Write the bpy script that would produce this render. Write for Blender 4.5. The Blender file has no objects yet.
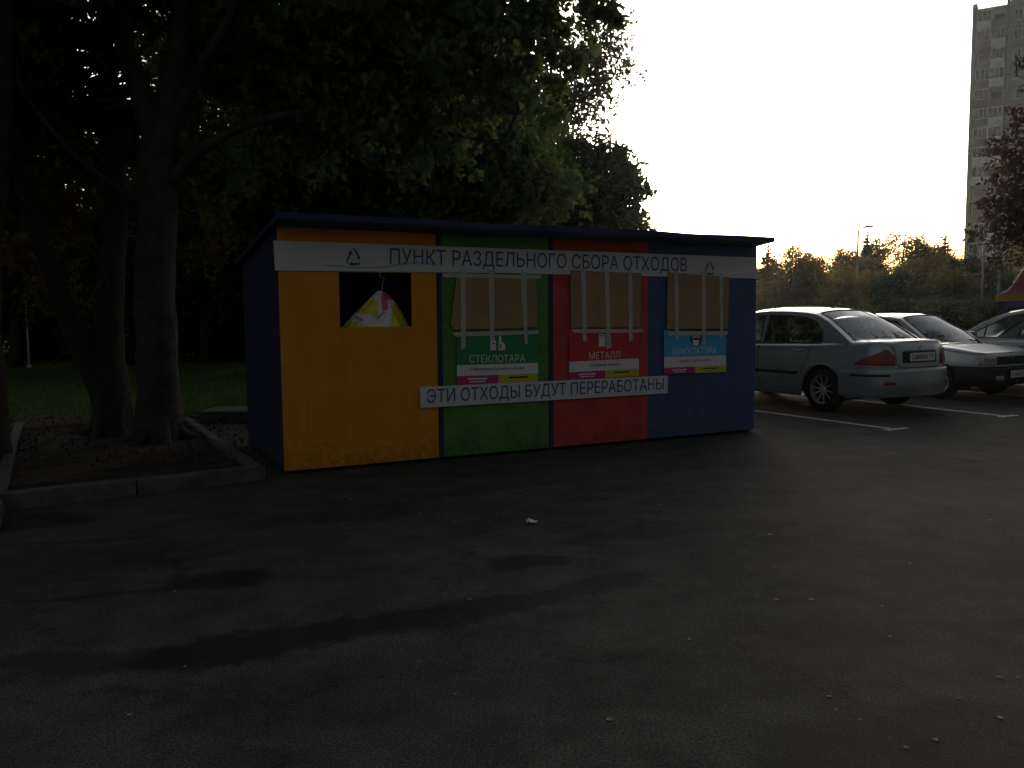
import bpy, bmesh, math, random
import numpy as np
from mathutils import Vector, Matrix
R = math.radians
rng = np.random.default_rng(7); random.seed(7)
sc = bpy.context.scene
col = sc.collection

# ------------------------------------------------------------------ camera
F = 850.0; CZ = 1.5; PITCH = math.atan(72/850); ROLL = R(0.5)
_f = Vector((0, math.cos(PITCH), -math.sin(PITCH))); _r0 = Vector((1, 0, 0)); _u0 = Vector((0, math.sin(PITCH), math.cos(PITCH)))
_r = _r0*math.cos(ROLL) - _u0*math.sin(ROLL); _u = _u0*math.cos(ROLL) + _r0*math.sin(ROLL)
CAM = Vector((0, 0, CZ))
cd = bpy.data.cameras.new('camera'); cam = bpy.data.objects.new('camera', cd); col.objects.link(cam)
cd.sensor_width = 36; cd.lens = 36*F/1024; cd.clip_end = 3000; cd.clip_start = 0.05
cam.matrix_world = Matrix(((_r.x, _u.x, -_f.x, 0), (_r.y, _u.y, -_f.y, 0), (_r.z, _u.z, -_f.z, CZ), (0, 0, 0, 1)))
sc.camera = cam
def ray(px, py): return _f + _r*((px-512)/F) + _u*((384-py)/F)
def gnd(px, py, z=0.0):
    d = ray(px, py); t = (z-CZ)/d.z; return CAM + d*t
def at(px, py, Y):
    d = ray(px, py); return CAM + d*(Y/d.y)

# ------------------------------------------------------------------ materials
def mat(name, color, rough=0.8, metal=0.0, spec=0.3, noise=0.0, nscale=8.0, bump=0.0, bscale=40.0, coat=0.0, dirt=None, emit=None):
    m = bpy.data.materials.new(name); m.use_nodes = True
    nt = m.node_tree; N = nt.nodes; L = nt.links; b = N['Principled BSDF']
    b.inputs['Base Color'].default_value = (*color, 1); b.inputs['Roughness'].default_value = rough
    b.inputs['Metallic'].default_value = metal; b.inputs['Specular IOR Level'].default_value = spec
    b.inputs['Coat Weight'].default_value = coat; b.inputs['Coat Roughness'].default_value = 0.06
    tc = N.new('ShaderNodeTexCoord')
    if noise or dirt:
        nz = N.new('ShaderNodeTexNoise'); nz.inputs['Scale'].default_value = nscale; nz.inputs['Detail'].default_value = 8
        nz.inputs['Roughness'].default_value = 0.65
        L.new(tc.outputs['Object'], nz.inputs['Vector'])
        cr = N.new('ShaderNodeValToRGB'); e = cr.color_ramp.elements
        lo = dirt if dirt else tuple(c*(1-noise) for c in color)
        hi = tuple(min(1, c*(1+noise*0.6)) for c in color)
        e[0].position = 0.32; e[0].color = (*lo, 1); e[1].position = 0.62; e[1].color = (*hi, 1)
        L.new(nz.outputs['Fac'], cr.inputs['Fac']); L.new(cr.outputs['Color'], b.inputs['Base Color'])
        mr = N.new('ShaderNodeMapRange'); mr.inputs['To Min'].default_value = max(0, rough-0.08); mr.inputs['To Max'].default_value = min(1, rough+0.1)
        L.new(nz.outputs['Fac'], mr.inputs['Value']); L.new(mr.outputs['Result'], b.inputs['Roughness'])
    if bump:
        n2 = N.new('ShaderNodeTexNoise'); n2.inputs['Scale'].default_value = bscale; n2.inputs['Detail'].default_value = 6
        L.new(tc.outputs['Object'], n2.inputs['Vector'])
        bp = N.new('ShaderNodeBump'); bp.inputs['Strength'].default_value = bump; bp.inputs['Distance'].default_value = 0.02
        L.new(n2.outputs['Fac'], bp.inputs['Height']); L.new(bp.outputs['Normal'], b.inputs['Normal'])
    if emit:
        b.inputs['Emission Color'].default_value = (*emit[:3], 1); b.inputs['Emission Strength'].default_value = emit[3]
    return m

def leaf_mat(name, c1, c2, c3, nscale=0.6, trans=0.35):
    m = bpy.data.materials.new(name); m.use_nodes = True
    nt = m.node_tree; N = nt.nodes; L = nt.links; N.remove(N['Principled BSDF']); out = N['Material Output']
    tc = N.new('ShaderNodeTexCoord'); nz = N.new('ShaderNodeTexNoise'); nz.inputs['Scale'].default_value = nscale; nz.inputs['Detail'].default_value = 12
    nz.inputs['Roughness'].default_value = 0.85
    L.new(tc.outputs['Object'], nz.inputs['Vector'])
    cr = N.new('ShaderNodeValToRGB'); e = cr.color_ramp.elements
    e[0].position = 0.34; e[0].color = (*c1, 1); e[1].position = 0.66; e[1].color = (*c3, 1)
    k = e.new(0.5); k.color = (*c2, 1)
    L.new(nz.outputs['Fac'], cr.inputs['Fac'])
    d = N.new('ShaderNodeBsdfDiffuse'); t = N.new('ShaderNodeBsdfTranslucent'); g = N.new('ShaderNodeBsdfGlossy'); g.inputs['Roughness'].default_value = 0.5
    L.new(cr.outputs['Color'], d.inputs['Color']); L.new(cr.outputs['Color'], t.inputs['Color'])
    g.inputs['Color'].default_value = (0.5, 0.5, 0.5, 1)
    mx = N.new('ShaderNodeMixShader'); mx.inputs[0].default_value = trans
    L.new(d.outputs[0], mx.inputs[1]); L.new(t.outputs[0], mx.inputs[2])
    m2 = N.new('ShaderNodeMixShader'); m2.inputs[0].default_value = 0.03
    L.new(mx.outputs[0], m2.inputs[1]); L.new(g.outputs[0], m2.inputs[2]); L.new(m2.outputs[0], out.inputs['Surface'])
    return m

def glass_mat(name, tint, rough=0.02, ior=1.5, boost=1.0):
    m = bpy.data.materials.new(name); m.use_nodes = True
    nt = m.node_tree; N = nt.nodes; L = nt.links; N.remove(N['Principled BSDF']); out = N['Material Output']
    t = N.new('ShaderNodeBsdfTransparent'); t.inputs[0].default_value = (*tint, 1)
    g = N.new('ShaderNodeBsdfGlossy'); g.inputs['Roughness'].default_value = rough; g.inputs['Color'].default_value = (0.95, 0.97, 1, 1)
    fr = N.new('ShaderNodeFresnel'); fr.inputs['IOR'].default_value = ior
    mu = N.new('ShaderNodeMath'); mu.operation = 'MULTIPLY'; mu.use_clamp = True; mu.inputs[1].default_value = boost
    L.new(fr.outputs[0], mu.inputs[0])
    mx = N.new('ShaderNodeMixShader'); L.new(mu.outputs[0], mx.inputs[0]); L.new(t.outputs[0], mx.inputs[1]); L.new(g.outputs[0], mx.inputs[2])
    L.new(mx.outputs[0], out.inputs['Surface'])
    return m

# ------------------------------------------------------------------ helpers
def mesh_obj(name, verts, faces, m, parent=None, smooth=False, loc=(0, 0, 0)):
    me = bpy.data.meshes.new(name); me.from_pydata([tuple(v) for v in verts], [], [tuple(f) for f in faces])
    for x in (m if isinstance(m, (list, tuple)) else [m]): me.materials.append(x)
    if smooth: me.shade_smooth()
    me.update()
    o = bpy.data.objects.new(name, me); o.location = loc; col.objects.link(o)
    if parent: o.parent = parent
    return o
def bm_obj(name, bm, m, parent=None, smooth=False, bevel=0.0, fix=True):
    if fix: bmesh.ops.recalc_face_normals(bm, faces=bm.faces)
    me = bpy.data.meshes.new(name); bm.to_mesh(me); bm.free()
    for x in (m if isinstance(m, (list, tuple)) else [m]): me.materials.append(x)
    if smooth: me.shade_smooth()
    o = bpy.data.objects.new(name, me); col.objects.link(o)
    if parent: o.parent = parent
    if bevel:
        md = o.modifiers.new('edge', 'BEVEL'); md.width = bevel; md.segments = 2; md.limit_method = 'ANGLE'
    return o
def tag(o, label=None, cat=None, group=None, kind=None):
    if label: o['label'] = label
    if cat: o['category'] = cat
    if group: o['group'] = group
    if kind: o['kind'] = kind
    return o
def empty(name, loc=(0, 0, 0), rz=0.0):
    o = bpy.data.objects.new(name, None); o.location = loc; o.rotation_euler = (0, 0, rz); o.empty_display_size = 0.2
    col.objects.link(o); return o
def bx(bm, x0, x1, y0, y1, z0, z1, M=None, mi=0):
    vs = [bm.verts.new(v) for v in ((x0,y0,z0),(x1,y0,z0),(x1,y1,z0),(x0,y1,z0),(x0,y0,z1),(x1,y0,z1),(x1,y1,z1),(x0,y1,z1))]
    if M is not None:
        for v in vs: v.co = M @ v.co
    for f in ((3,2,1,0),(4,5,6,7),(0,1,5,4),(1,2,6,5),(2,3,7,6),(3,0,4,7)):
        bm.faces.new([vs[i] for i in f]).material_index = mi
    return vs
def tube(bm, pts, rads, n=8, cap=True, jit=0.0):
    pts = [Vector(p) for p in pts]
    if isinstance(rads, (int, float)): rads = [rads]*len(pts)
    rings = []; prev = None
    for i, p in enumerate(pts):
        t = (pts[min(i+1, len(pts)-1)] - pts[max(i-1, 0)]).normalized()
        a = prev if prev is not None else (Vector((0, 0, 1)) if abs(t.z) < 0.9 else Vector((1, 0, 0)))
        u = (a - t*a.dot(t)).normalized(); prev = u; v = t.cross(u)
        ring = []
        for k in range(n):
            an = 2*math.pi*k/n; rr = rads[i]*(1+jit*random.uniform(-1, 1))
            ring.append(bm.verts.new(p + (u*math.cos(an)+v*math.sin(an))*rr))
        rings.append(ring)
    for a, b in zip(rings, rings[1:]):
        for k in range(n): bm.faces.new((a[k], a[(k+1) % n], b[(k+1) % n], b[k]))
    if cap:
        bm.faces.new(rings[0][::-1]); bm.faces.new(rings[-1])
def smooth_path(pts, n=6):
    P = [Vector(p) for p in pts]; out = []
    for i in range(len(P)-1):
        p0 = P[max(i-1, 0)]; p1 = P[i]; p2 = P[i+1]; p3 = P[min(i+2, len(P)-1)]
        for k in range(n):
            t = k/n
            out.append(0.5*((2*p1)+(p2-p0)*t+(2*p0-5*p1+4*p2-p3)*t*t+(3*p1-p0-3*p2+p3)*t**3))
    out.append(P[-1]); return out
def lerp(a, b, t): return a+(b-a)*t
def interp(x, tab):
    xs = [t[0] for t in tab]; ys = [t[1] for t in tab]
    return float(np.interp(x, xs, ys))

# ------------------------------------------------------------------ world and sun
AZ = math.atan((640-512)/F); EL = R(3.2)
SUN = Vector((math.sin(AZ)*math.cos(EL), math.cos(AZ)*math.cos(EL), math.sin(EL)))
w = bpy.data.worlds.new('World'); sc.world = w; w.use_nodes = True
nt = w.node_tree; sky = nt.nodes.new('ShaderNodeTexSky'); sky.sky_type = 'NISHITA'; sky.sun_disc = False
sky.sun_elevation = EL; sky.sun_rotation = AZ; sky.air_density = 1.0; sky.dust_density = 4.0; sky.ozone_density = 1.0
hs = nt.nodes.new('ShaderNodeHueSaturation'); hs.inputs['Saturation'].default_value = 0.42
nt.links.new(sky.outputs[0], hs.inputs['Color'])
ztc = nt.nodes.new('ShaderNodeTexCoord'); zs = nt.nodes.new('ShaderNodeSeparateXYZ'); nt.links.new(ztc.outputs['Generated'], zs.inputs[0])
zm = nt.nodes.new('ShaderNodeMapRange'); zm.interpolation_type = 'SMOOTHSTEP'; zm.inputs['From Min'].default_value = 0.03; zm.inputs['From Max'].default_value = 0.15
zm.inputs['To Min'].default_value = 0.92; zm.inputs['To Max'].default_value = 0.32; nt.links.new(zs.outputs['Z'], zm.inputs['Value']); nt.links.new(zm.outputs['Result'], hs.inputs['Saturation'])
# added directional gain on the sky: brightened round the sunset, dimmed behind the camera
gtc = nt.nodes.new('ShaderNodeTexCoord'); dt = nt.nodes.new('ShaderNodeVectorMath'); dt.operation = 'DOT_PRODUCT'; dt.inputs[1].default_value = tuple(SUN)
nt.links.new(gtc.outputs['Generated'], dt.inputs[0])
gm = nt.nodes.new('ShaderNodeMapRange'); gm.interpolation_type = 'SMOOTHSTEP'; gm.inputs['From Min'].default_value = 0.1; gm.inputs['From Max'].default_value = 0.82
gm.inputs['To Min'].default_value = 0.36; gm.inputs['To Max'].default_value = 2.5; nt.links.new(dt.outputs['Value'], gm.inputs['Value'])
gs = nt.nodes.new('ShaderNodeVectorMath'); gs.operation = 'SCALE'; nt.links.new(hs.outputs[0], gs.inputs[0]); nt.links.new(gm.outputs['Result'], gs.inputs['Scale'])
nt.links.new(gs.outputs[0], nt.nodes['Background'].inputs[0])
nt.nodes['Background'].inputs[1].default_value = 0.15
sl = bpy.data.lights.new('sun', 'SUN'); sl.energy = 0.8; sl.angle = R(0.6); sl.color = (1, 0.82, 0.58)
so = bpy.data.objects.new('sun', sl); so.rotation_euler = SUN.to_track_quat('Z', 'Y').to_euler(); so.location = (0, 0, 30); col.objects.link(so)
vs_ = sc.view_settings; vs_.view_transform = 'Standard'; vs_.look = 'None'; vs_.exposure = 1.0; vs_.gamma = 1; vs_.use_curve_mapping = False
sc.cycles.max_bounces = 6; sc.cycles.transparent_max_bounces = 12
sc.cycles.use_denoising = True

# ------------------------------------------------------------------ ground
def asphalt_mat():
    m = bpy.data.materials.new('asphalt'); m.use_nodes = True
    nt = m.node_tree; N = nt.nodes; L = nt.links; b = N['Principled BSDF']
    b.inputs['Specular IOR Level'].default_value = 0.08
    tc = N.new('ShaderNodeTexCoord')
    def noise(s, d=8, r=0.6):
        n = N.new('ShaderNodeTexNoise'); n.inputs['Scale'].default_value = s; n.inputs['Detail'].default_value = d; n.inputs['Roughness'].default_value = r
        L.new(tc.outputs['Object'], n.inputs['Vector']); return n
    big = noise(0.35, 10, 0.6); mid = noise(3.0, 8, 0.7); fine = noise(90, 4, 0.8)
    cr = N.new('ShaderNodeValToRGB'); e = cr.color_ramp.elements
    e[0].position = 0.3; e[0].color = (0.040, 0.041, 0.043, 1); e[1].position = 0.7; e[1].color = (0.082, 0.079, 0.079, 1)
    L.new(big.outputs['Fac'], cr.inputs['Fac'])
    cr2 = N.new('ShaderNodeValToRGB'); e = cr2.color_ramp.elements
    e[0].position = 0.36; e[0].color = (0.64, 0.66, 0.62, 1); e[1].position = 0.62; e[1].color = (1.14, 1.13, 1.06, 1)
    L.new(mid.outputs['Fac'], cr2.inputs['Fac'])
    mul = N.new('ShaderNodeMix'); mul.data_type = 'RGBA'; mul.blend_type = 'MULTIPLY'; mul.inputs[0].default_value = 1
    L.new(cr.outputs[0], mul.inputs[6]); L.new(cr2.outputs[0], mul.inputs[7])
    cr3 = N.new('ShaderNodeValToRGB'); e = cr3.color_ramp.elements
    e[0].position = 0.38; e[0].color = (0.4, 0.4, 0.4, 1); e[1].position = 0.66; e[1].color = (1.9, 1.9, 1.9, 1)
    L.new(fine.outputs['Fac'], cr3.inputs['Fac'])
    mul2 = N.new('ShaderNodeMix'); mul2.data_type = 'RGBA'; mul2.blend_type = 'MULTIPLY'; mul2.inputs[0].default_value = 1
    L.new(mul.outputs[2], mul2.inputs[6]); L.new(cr3.outputs[0], mul2.inputs[7])
    # damp stains and patches: warped capsules on the surface
    wn = noise(2.2, 10, 0.75)
    sub = N.new('ShaderNodeVectorMath'); sub.operation = 'SUBTRACT'; sub.inputs[1].default_value = (0.5, 0.5, 0.5); L.new(wn.outputs['Color'], sub.inputs[0])
    scl = N.new('ShaderNodeVectorMath'); scl.operation = 'SCALE'; scl.inputs['Scale'].default_value = 0.62; L.new(sub.outputs[0], scl.inputs[0])
    wp = N.new('ShaderNodeVectorMath'); wp.operation = 'ADD'; L.new(tc.outputs['Object'], wp.inputs[0]); L.new(scl.outputs[0], wp.inputs[1])
    last = None
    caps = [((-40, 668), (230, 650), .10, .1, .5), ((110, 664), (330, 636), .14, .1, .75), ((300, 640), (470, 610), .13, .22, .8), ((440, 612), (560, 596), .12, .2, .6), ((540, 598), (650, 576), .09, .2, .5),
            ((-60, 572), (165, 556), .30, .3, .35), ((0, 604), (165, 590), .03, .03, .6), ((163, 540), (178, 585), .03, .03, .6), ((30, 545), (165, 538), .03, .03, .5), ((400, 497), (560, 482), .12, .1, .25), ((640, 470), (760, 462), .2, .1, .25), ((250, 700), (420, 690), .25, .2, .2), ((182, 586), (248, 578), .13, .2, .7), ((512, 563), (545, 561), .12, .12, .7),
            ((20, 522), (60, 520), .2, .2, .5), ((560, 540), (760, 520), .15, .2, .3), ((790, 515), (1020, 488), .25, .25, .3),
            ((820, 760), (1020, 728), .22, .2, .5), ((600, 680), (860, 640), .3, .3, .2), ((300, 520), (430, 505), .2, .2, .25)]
    for a, b2, r1, r2, s in caps:
        A = gnd(*a); B = gnd(*b2); mid_ = (A+B)/2; d = B-A; Lh = d.length/2; ang = math.atan2(d.y, d.x)
        mp = N.new('ShaderNodeMapping'); mp.vector_type = 'TEXTURE'; mp.inputs['Location'].default_value = (mid_.x, mid_.y, 0)
        mp.inputs['Rotation'].default_value = (0, 0, ang); mp.inputs['Scale'].default_value = (Lh+r1*1.3, r1*1.3, 1)
        L.new(wp.outputs[0], mp.inputs[0])
        flat = N.new('ShaderNodeVectorMath'); flat.operation = 'MULTIPLY'; flat.inputs[1].default_value = (1, 1, 0); L.new(mp.outputs[0], flat.inputs[0])
        ln = N.new('ShaderNodeVectorMath'); ln.operation = 'LENGTH'; L.new(flat.outputs[0], ln.inputs[0])
        mr = N.new('ShaderNodeMapRange'); mr.inputs['From Min'].default_value = 1.12; mr.inputs['From Max'].default_value = 0.74
        mr.inputs['To Max'].default_value = s; L.new(ln.outputs['Value'], mr.inputs['Value'])
        if last is None: last = mr.outputs['Result']
        else:
            mx = N.new('ShaderNodeMath'); mx.operation = 'MAXIMUM'; L.new(last, mx.inputs[0]); L.new(mr.outputs['Result'], mx.inputs[1]); last = mx.outputs[0]
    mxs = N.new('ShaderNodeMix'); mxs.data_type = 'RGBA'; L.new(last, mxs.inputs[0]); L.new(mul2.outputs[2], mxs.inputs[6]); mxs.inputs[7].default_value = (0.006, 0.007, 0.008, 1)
    # cracks
    vo = N.new('ShaderNodeTexVoronoi'); vo.feature = 'DISTANCE_TO_EDGE'; vo.inputs['Scale'].default_value = 0.45
    wv = N.new('ShaderNodeVectorMath'); wv.operation = 'ADD'; L.new(wp.outputs[0], wv.inputs[0]); L.new(mid.outputs['Color'], wv.inputs[1]); L.new(wv.outputs[0], vo.inputs['Vector'])
    ck = N.new('ShaderNodeMapRange'); ck.inputs['From Min'].default_value = 0.0; ck.inputs['From Max'].default_value = 0.008; ck.inputs['To Min'].default_value = 0.45; ck.inputs['To Max'].default_value = 1
    L.new(vo.outputs['Distance'], ck.inputs['Value'])
    cm = N.new('ShaderNodeVectorMath'); cm.operation = 'SCALE'; L.new(mxs.outputs[2], cm.inputs[0]); L.new(ck.outputs['Result'], cm.inputs['Scale'])
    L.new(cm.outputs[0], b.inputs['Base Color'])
    rr = N.new('ShaderNodeMapRange'); rr.inputs['To Min'].default_value = 0.88; rr.inputs['To Max'].default_value = 0.7; L.new(last, rr.inputs['Value']); L.new(rr.outputs['Result'], b.inputs['Roughness'])
    bp = N.new('ShaderNodeBump'); bp.inputs['Strength'].default_value = 0.6; bp.inputs['Distance'].default_value = 0.01
    L.new(fine.outputs['Fac'], bp.inputs['Height']); L.new(bp.outputs['Normal'], b.inputs['Normal'])
    return m
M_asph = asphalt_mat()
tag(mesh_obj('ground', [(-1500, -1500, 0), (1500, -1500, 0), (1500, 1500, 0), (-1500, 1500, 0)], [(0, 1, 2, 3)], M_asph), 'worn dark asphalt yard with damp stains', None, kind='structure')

M_soil = mat('soil', (0.03, 0.023, 0.017), 0.95, noise=0.6, nscale=5, bump=1.0, bscale=25)
M_lawn = mat('lawn', (0.03, 0.05, 0.015), 0.95, noise=0.5, nscale=2.0, bump=0.8, bscale=40)
M_conc = mat('concrete', (0.085, 0.085, 0.078), 0.9, noise=0.45, nscale=6, bump=0.5, bscale=60)
M_paint = mat('road_paint', (0.62, 0.62, 0.6), 0.7, noise=0.0, nscale=14, dirt=(0.16, 0.16, 0.16))

KA = gnd(-60, 519); KB = gnd(262, 480); KC = gnd(190, 425); KL0 = gnd(-40, 545); KL1 = gnd(24, 429)
far = KC + (KC-KB).normalized()*1.2
# soil bed sheet (uneven grid)
def sheet(name, poly, z, m, sub=0.0, label=None, amp=0.0):
    bm = bmesh.new(); vs = [bm.verts.new((p[0], p[1], z)) for p in poly]; bm.faces.new(vs)
    if sub:
        bmesh.ops.triangulate(bm, faces=bm.faces)
        for _ in range(5): bmesh.ops.subdivide_edges(bm, edges=bm.edges[:], cuts=1, use_grid_fill=True)
        for v in bm.verts: v.co.z += amp*random.random()
    o = bm_obj(name, bm, m); tag(o, label, None, kind='structure'); return o
front_dir = (KB-KA).normalized()
bed_far = [KC.x-0.0, 12.35]
sheet('soil_bed', [(KA.x-25*front_dir.x, KA.y-25*front_dir.y), (KB.x-.1, KB.y+.05), (KC.x-.05, KC.y), (far.x-.05, 12.4), (-60, 12.4)], 0.03, M_soil, 1, 'bare dark earth of the tree bed', 0.035)
sheet('lawn', [(-90, 12.3), (-0.6, 12.3), (1.8, 14.5), (-2, 70), (-90, 70)], 0.022, M_lawn, 0, 'dim lawn beyond the tree bed')
def kerb(name, A, B, wd, h, label):
    A = Vector((A.x, A.y, 0)); B = Vector((B.x, B.y, 0)); d = (B-A); L_ = d.length; d.normalize(); n = Vector((-d.y, d.x, 0))
    bm = bmesh.new(); nseg = max(1, round(L_/1.0)); sl_ = L_/nseg
    for i in range(nseg):
        p = A + d*(i*sl_+0.006); dz = random.uniform(-.008, .008); dn = random.uniform(-.008, .008)
        Mx = Matrix(((d.x, n.x, 0, p.x+n.x*dn), (d.y, n.y, 0, p.y+n.y*dn), (0, 0, 1, dz), (0, 0, 0, 1)))
        bx(bm, 0, sl_-0.012, 0, wd, -0.05, h, Mx)
    o = bm_obj(name, bm, M_conc, bevel=0.012); tag(o, label, None, kind='structure'); return o
kerb('kerb', KA - front_dir*6, KB, 0.14, 0.13, 'concrete kerb stones along the front of the tree bed')
kerb('kerb', KB + front_dir*0.03, KC, 0.1, 0.11, 'concrete kerb stones running back beside the booth')
kerb('kerb', KL0 + Vector((0.1, 0.25, 0)), KL1, 0.1, 0.1, 'concrete kerb stones crossing the earth bed')
# slab behind
s0 = gnd(196, 424); s1 = gnd(262, 420)
bm = bmesh.new(); bx(bm, s0.x, s1.x+1.2, s0.y+.1, s0.y+.75, 0.0, 0.16)
tag(bm_obj('concrete_slab', bm, M_conc, bevel=0.015), 'low pale concrete slab at the lawn edge behind the booth', 'slab')
# grass blades
def blades(name, n, x0, x1, y0, y1, h, m, label):
    x = rng.uniform(x0, x1, n); y = rng.uniform(y0, y1, n)
    a = rng.uniform(0, 2*np.pi, n); hh = h*rng.uniform(.4, 1.2, n); wd = 0.012; lean = rng.normal(0, .4, (n, 2))*hh[:, None]
    v = np.zeros((n, 3, 3)); dx = np.cos(a)*wd; dy = np.sin(a)*wd
    v[:, 0] = np.c_[x-dx, y-dy, np.full(n, .02)]; v[:, 1] = np.c_[x+dx, y+dy, np.full(n, .02)]; v[:, 2] = np.c_[x+lean[:, 0], y+lean[:, 1], .02+hh]
    me = np_mesh(name, v.reshape(-1, 3), 3, m); o = bpy.data.objects.new(name, me); col.objects.link(o); tag(o, label, None, kind='stuff'); return o
def np_mesh(name, verts, k, m):
    me = bpy.data.meshes.new(name); nv = len(verts); nf = nv//k
    me.vertices.add(nv); me.vertices.foreach_set('co', verts.astype(np.float32).ravel())
    me.loops.add(nv); me.loops.foreach_set('vertex_index', np.arange(nv, dtype=np.int32))
    me.polygons.add(nf); me.polygons.foreach_set('loop_start', np.arange(0, nv, k, dtype=np.int32)); me.polygons.foreach_set('loop_total', np.full(nf, k, dtype=np.int32))
    me.materials.append(m); me.update(calc_edges=True); me.validate(); return me
M_blade = leaf_mat('grass_blade', (0.06, 0.10, 0.025), (0.09, 0.16, 0.035), (0.14, 0.15, 0.05), 1.0, 0.3)
blades('grass', 60000, -16, -1.2, 12.4, 27, 0.09, M_blade, 'short dark green grass of the lawn')

# parking lines
def line(A, B, wd, name='parking_line', label='worn white parking line'):
    d = (B-A).normalized(); n = Vector((-d.y, d.x, 0))*wd/2
    o = mesh_obj(name, [(*(A-n).xy, .004), (*(B-n).xy, .004), (*(B+n).xy, .004), (*(A+n).xy, .004)], [(0, 1, 2, 3)], M_paint); tag(o, label, None, kind='structure')
pd = (gnd(900, 430)-gnd(757, 411)).normalized()
for a, b_, tick in (((757, 411), (891, 429), True), ((858, 400), (1003, 416), True), ((950, 389.5), (1075, 401), False)):
    A = gnd(*a); B = gnd(*b_); line(A-pd*2.4, B, .10)
    if tick:
        tdir = Vector((0.88, 0.47, 0)); T0 = B - tdir*0.17 + pd*0.05; mesh_o = line(T0, T0+tdir*0.40, .09, label='worn white tick at the end of a parking line')

# ------------------------------------------------------------------ recycling booth
P0 = gnd(285, 475); P1 = gnd(754, 432)
U = (P1-P0); LEN = U.length; U.normalize(); NB = Vector((-U.y, U.x, 0))      # NB: away from the camera
DEP = 2.0
def fr(px, py, off=0.0):
    """pixel -> (u, z) on a plane parallel to the booth front, `off` metres in front of it"""
    O = P0 - NB*off; d = ray(px, py); t = (O-CAM).dot(NB)/d.dot(NB); p = CAM + d*t
    return ((p-P0).dot(U), p.z)
booth = empty('recycling_booth', P0, math.atan2(U.y, U.x))
tag(booth, 'long recycling booth with orange, green, red and blue front panels', 'recycling booth')
# local frame: x along the front, y into the booth, z up
M_or = mat('orange_paint', (0.70, 0.285, 0.016), 0.55, noise=0.0, nscale=3.2, dirt=(0.60, 0.22, 0.012), bump=0.15, bscale=30)
M_gr = mat('green_paint', (0.085, 0.23, 0.05), 0.6, noise=0.25, nscale=4, bump=0.15, bscale=30)
M_rd = mat('red_paint', (0.50, 0.065, 0.05), 0.6, noise=0.25, nscale=4, bump=0.15, bscale=30)
M_bl = mat('blue_paint', (0.055, 0.09, 0.22), 0.6, noise=0.2, nscale=4, bump=0.15, bscale=30)
M_nv = mat('navy_paint', (0.013, 0.028, 0.085), 0.6, noise=0.25, nscale=4, bump=0.15, bscale=30)
M_dark = mat('dark_inside', (0.02, 0.02, 0.022), 0.9)
def wear(m, base_dirt, amount=.8):
    nt = m.node_tree; N = nt.nodes; L = nt.links; b = N['Principled BSDF']; src = b.inputs['Base Color'].links[0].from_socket if b.inputs['Base Color'].links else None
    tc = N.new('ShaderNodeTexCoord'); mp = N.new('ShaderNodeMapping'); mp.inputs['Scale'].default_value = (9, 9, .7); L.new(tc.outputs['Object'], mp.inputs[0])
    st = N.new('ShaderNodeTexNoise'); st.inputs['Scale'].default_value = 1.6; st.inputs['Detail'].default_value = 8; st.inputs['Roughness'].default_value = .7; L.new(mp.outputs[0], st.inputs['Vector'])
    sp = N.new('ShaderNodeTexNoise'); sp.inputs['Scale'].default_value = 14; sp.inputs['Detail'].default_value = 10; sp.inputs['Roughness'].default_value = .8; L.new(tc.outputs['Object'], sp.inputs['Vector'])
    sx = N.new('ShaderNodeSeparateXYZ'); L.new(tc.outputs['Object'], sx.inputs[0])
    low = N.new('ShaderNodeMapRange'); low.inputs['From Min'].default_value = .55; low.inputs['From Max'].default_value = .03; low.inputs['To Min'].default_value = -.06; low.inputs['To Max'].default_value = .16; L.new(sx.outputs['Z'], low.inputs['Value'])
    a1 = N.new('ShaderNodeMath'); a1.operation = 'ADD'; L.new(sp.outputs['Fac'], a1.inputs[0]); L.new(low.outputs['Result'], a1.inputs[1])
    r1 = N.new('ShaderNodeMapRange'); r1.inputs['From Min'].default_value = .56; r1.inputs['From Max'].default_value = .72; r1.inputs['To Max'].default_value = amount; L.new(a1.outputs[0], r1.inputs['Value'])
    r2 = N.new('ShaderNodeMapRange'); r2.inputs['From Min'].default_value = .54; r2.inputs['From Max'].default_value = .74; r2.inputs['To Max'].default_value = amount*.6; L.new(st.outputs['Fac'], r2.inputs['Value'])
    mx = N.new('ShaderNodeMath'); mx.operation = 'MAXIMUM'; L.new(r1.outputs['Result'], mx.inputs[0]); L.new(r2.outputs['Result'], mx.inputs[1])
    mc = N.new('ShaderNodeMix'); mc.data_type = 'RGBA'; L.new(mx.outputs[0], mc.inputs[0]); L.new(src, mc.inputs[6]); mc.inputs[7].default_value = (*base_dirt, 1); L.new(mc.outputs[2], b.inputs['Base Color'])
for m_, c_ in ((M_or, (.34, .13, .02)), (M_gr, (.04, .10, .03)), (M_rd, (.22, .05, .035)), (M_bl, (.05, .065, .11)), (M_nv, (.03, .04, .06))): wear(m_, c_)
M_paper = mat('banner_vinyl', (0.62, 0.62, 0.64), 0.5, noise=0.06, nscale=3, bump=0.1, bscale=6)
M_ink = mat('banner_ink', (0.03, 0.06, 0.24), 0.6)
M_inkg = mat('symbol_ink', (0.03, 0.09, 0.07), 0.6)
ux = lambda px, y=400: fr(px, y)[0]
xo, xg0, xg1, xr0, xr1 = ux(438.5), ux(443), ux(549), ux(553), ux(647.8)
zt_l = fr(276, 226)[1]; zt_r = fr(757, 241)[1]
TOP = (zt_l+zt_r)/2
print('booth', LEN, zt_l, zt_r, P0, P1)
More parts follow.
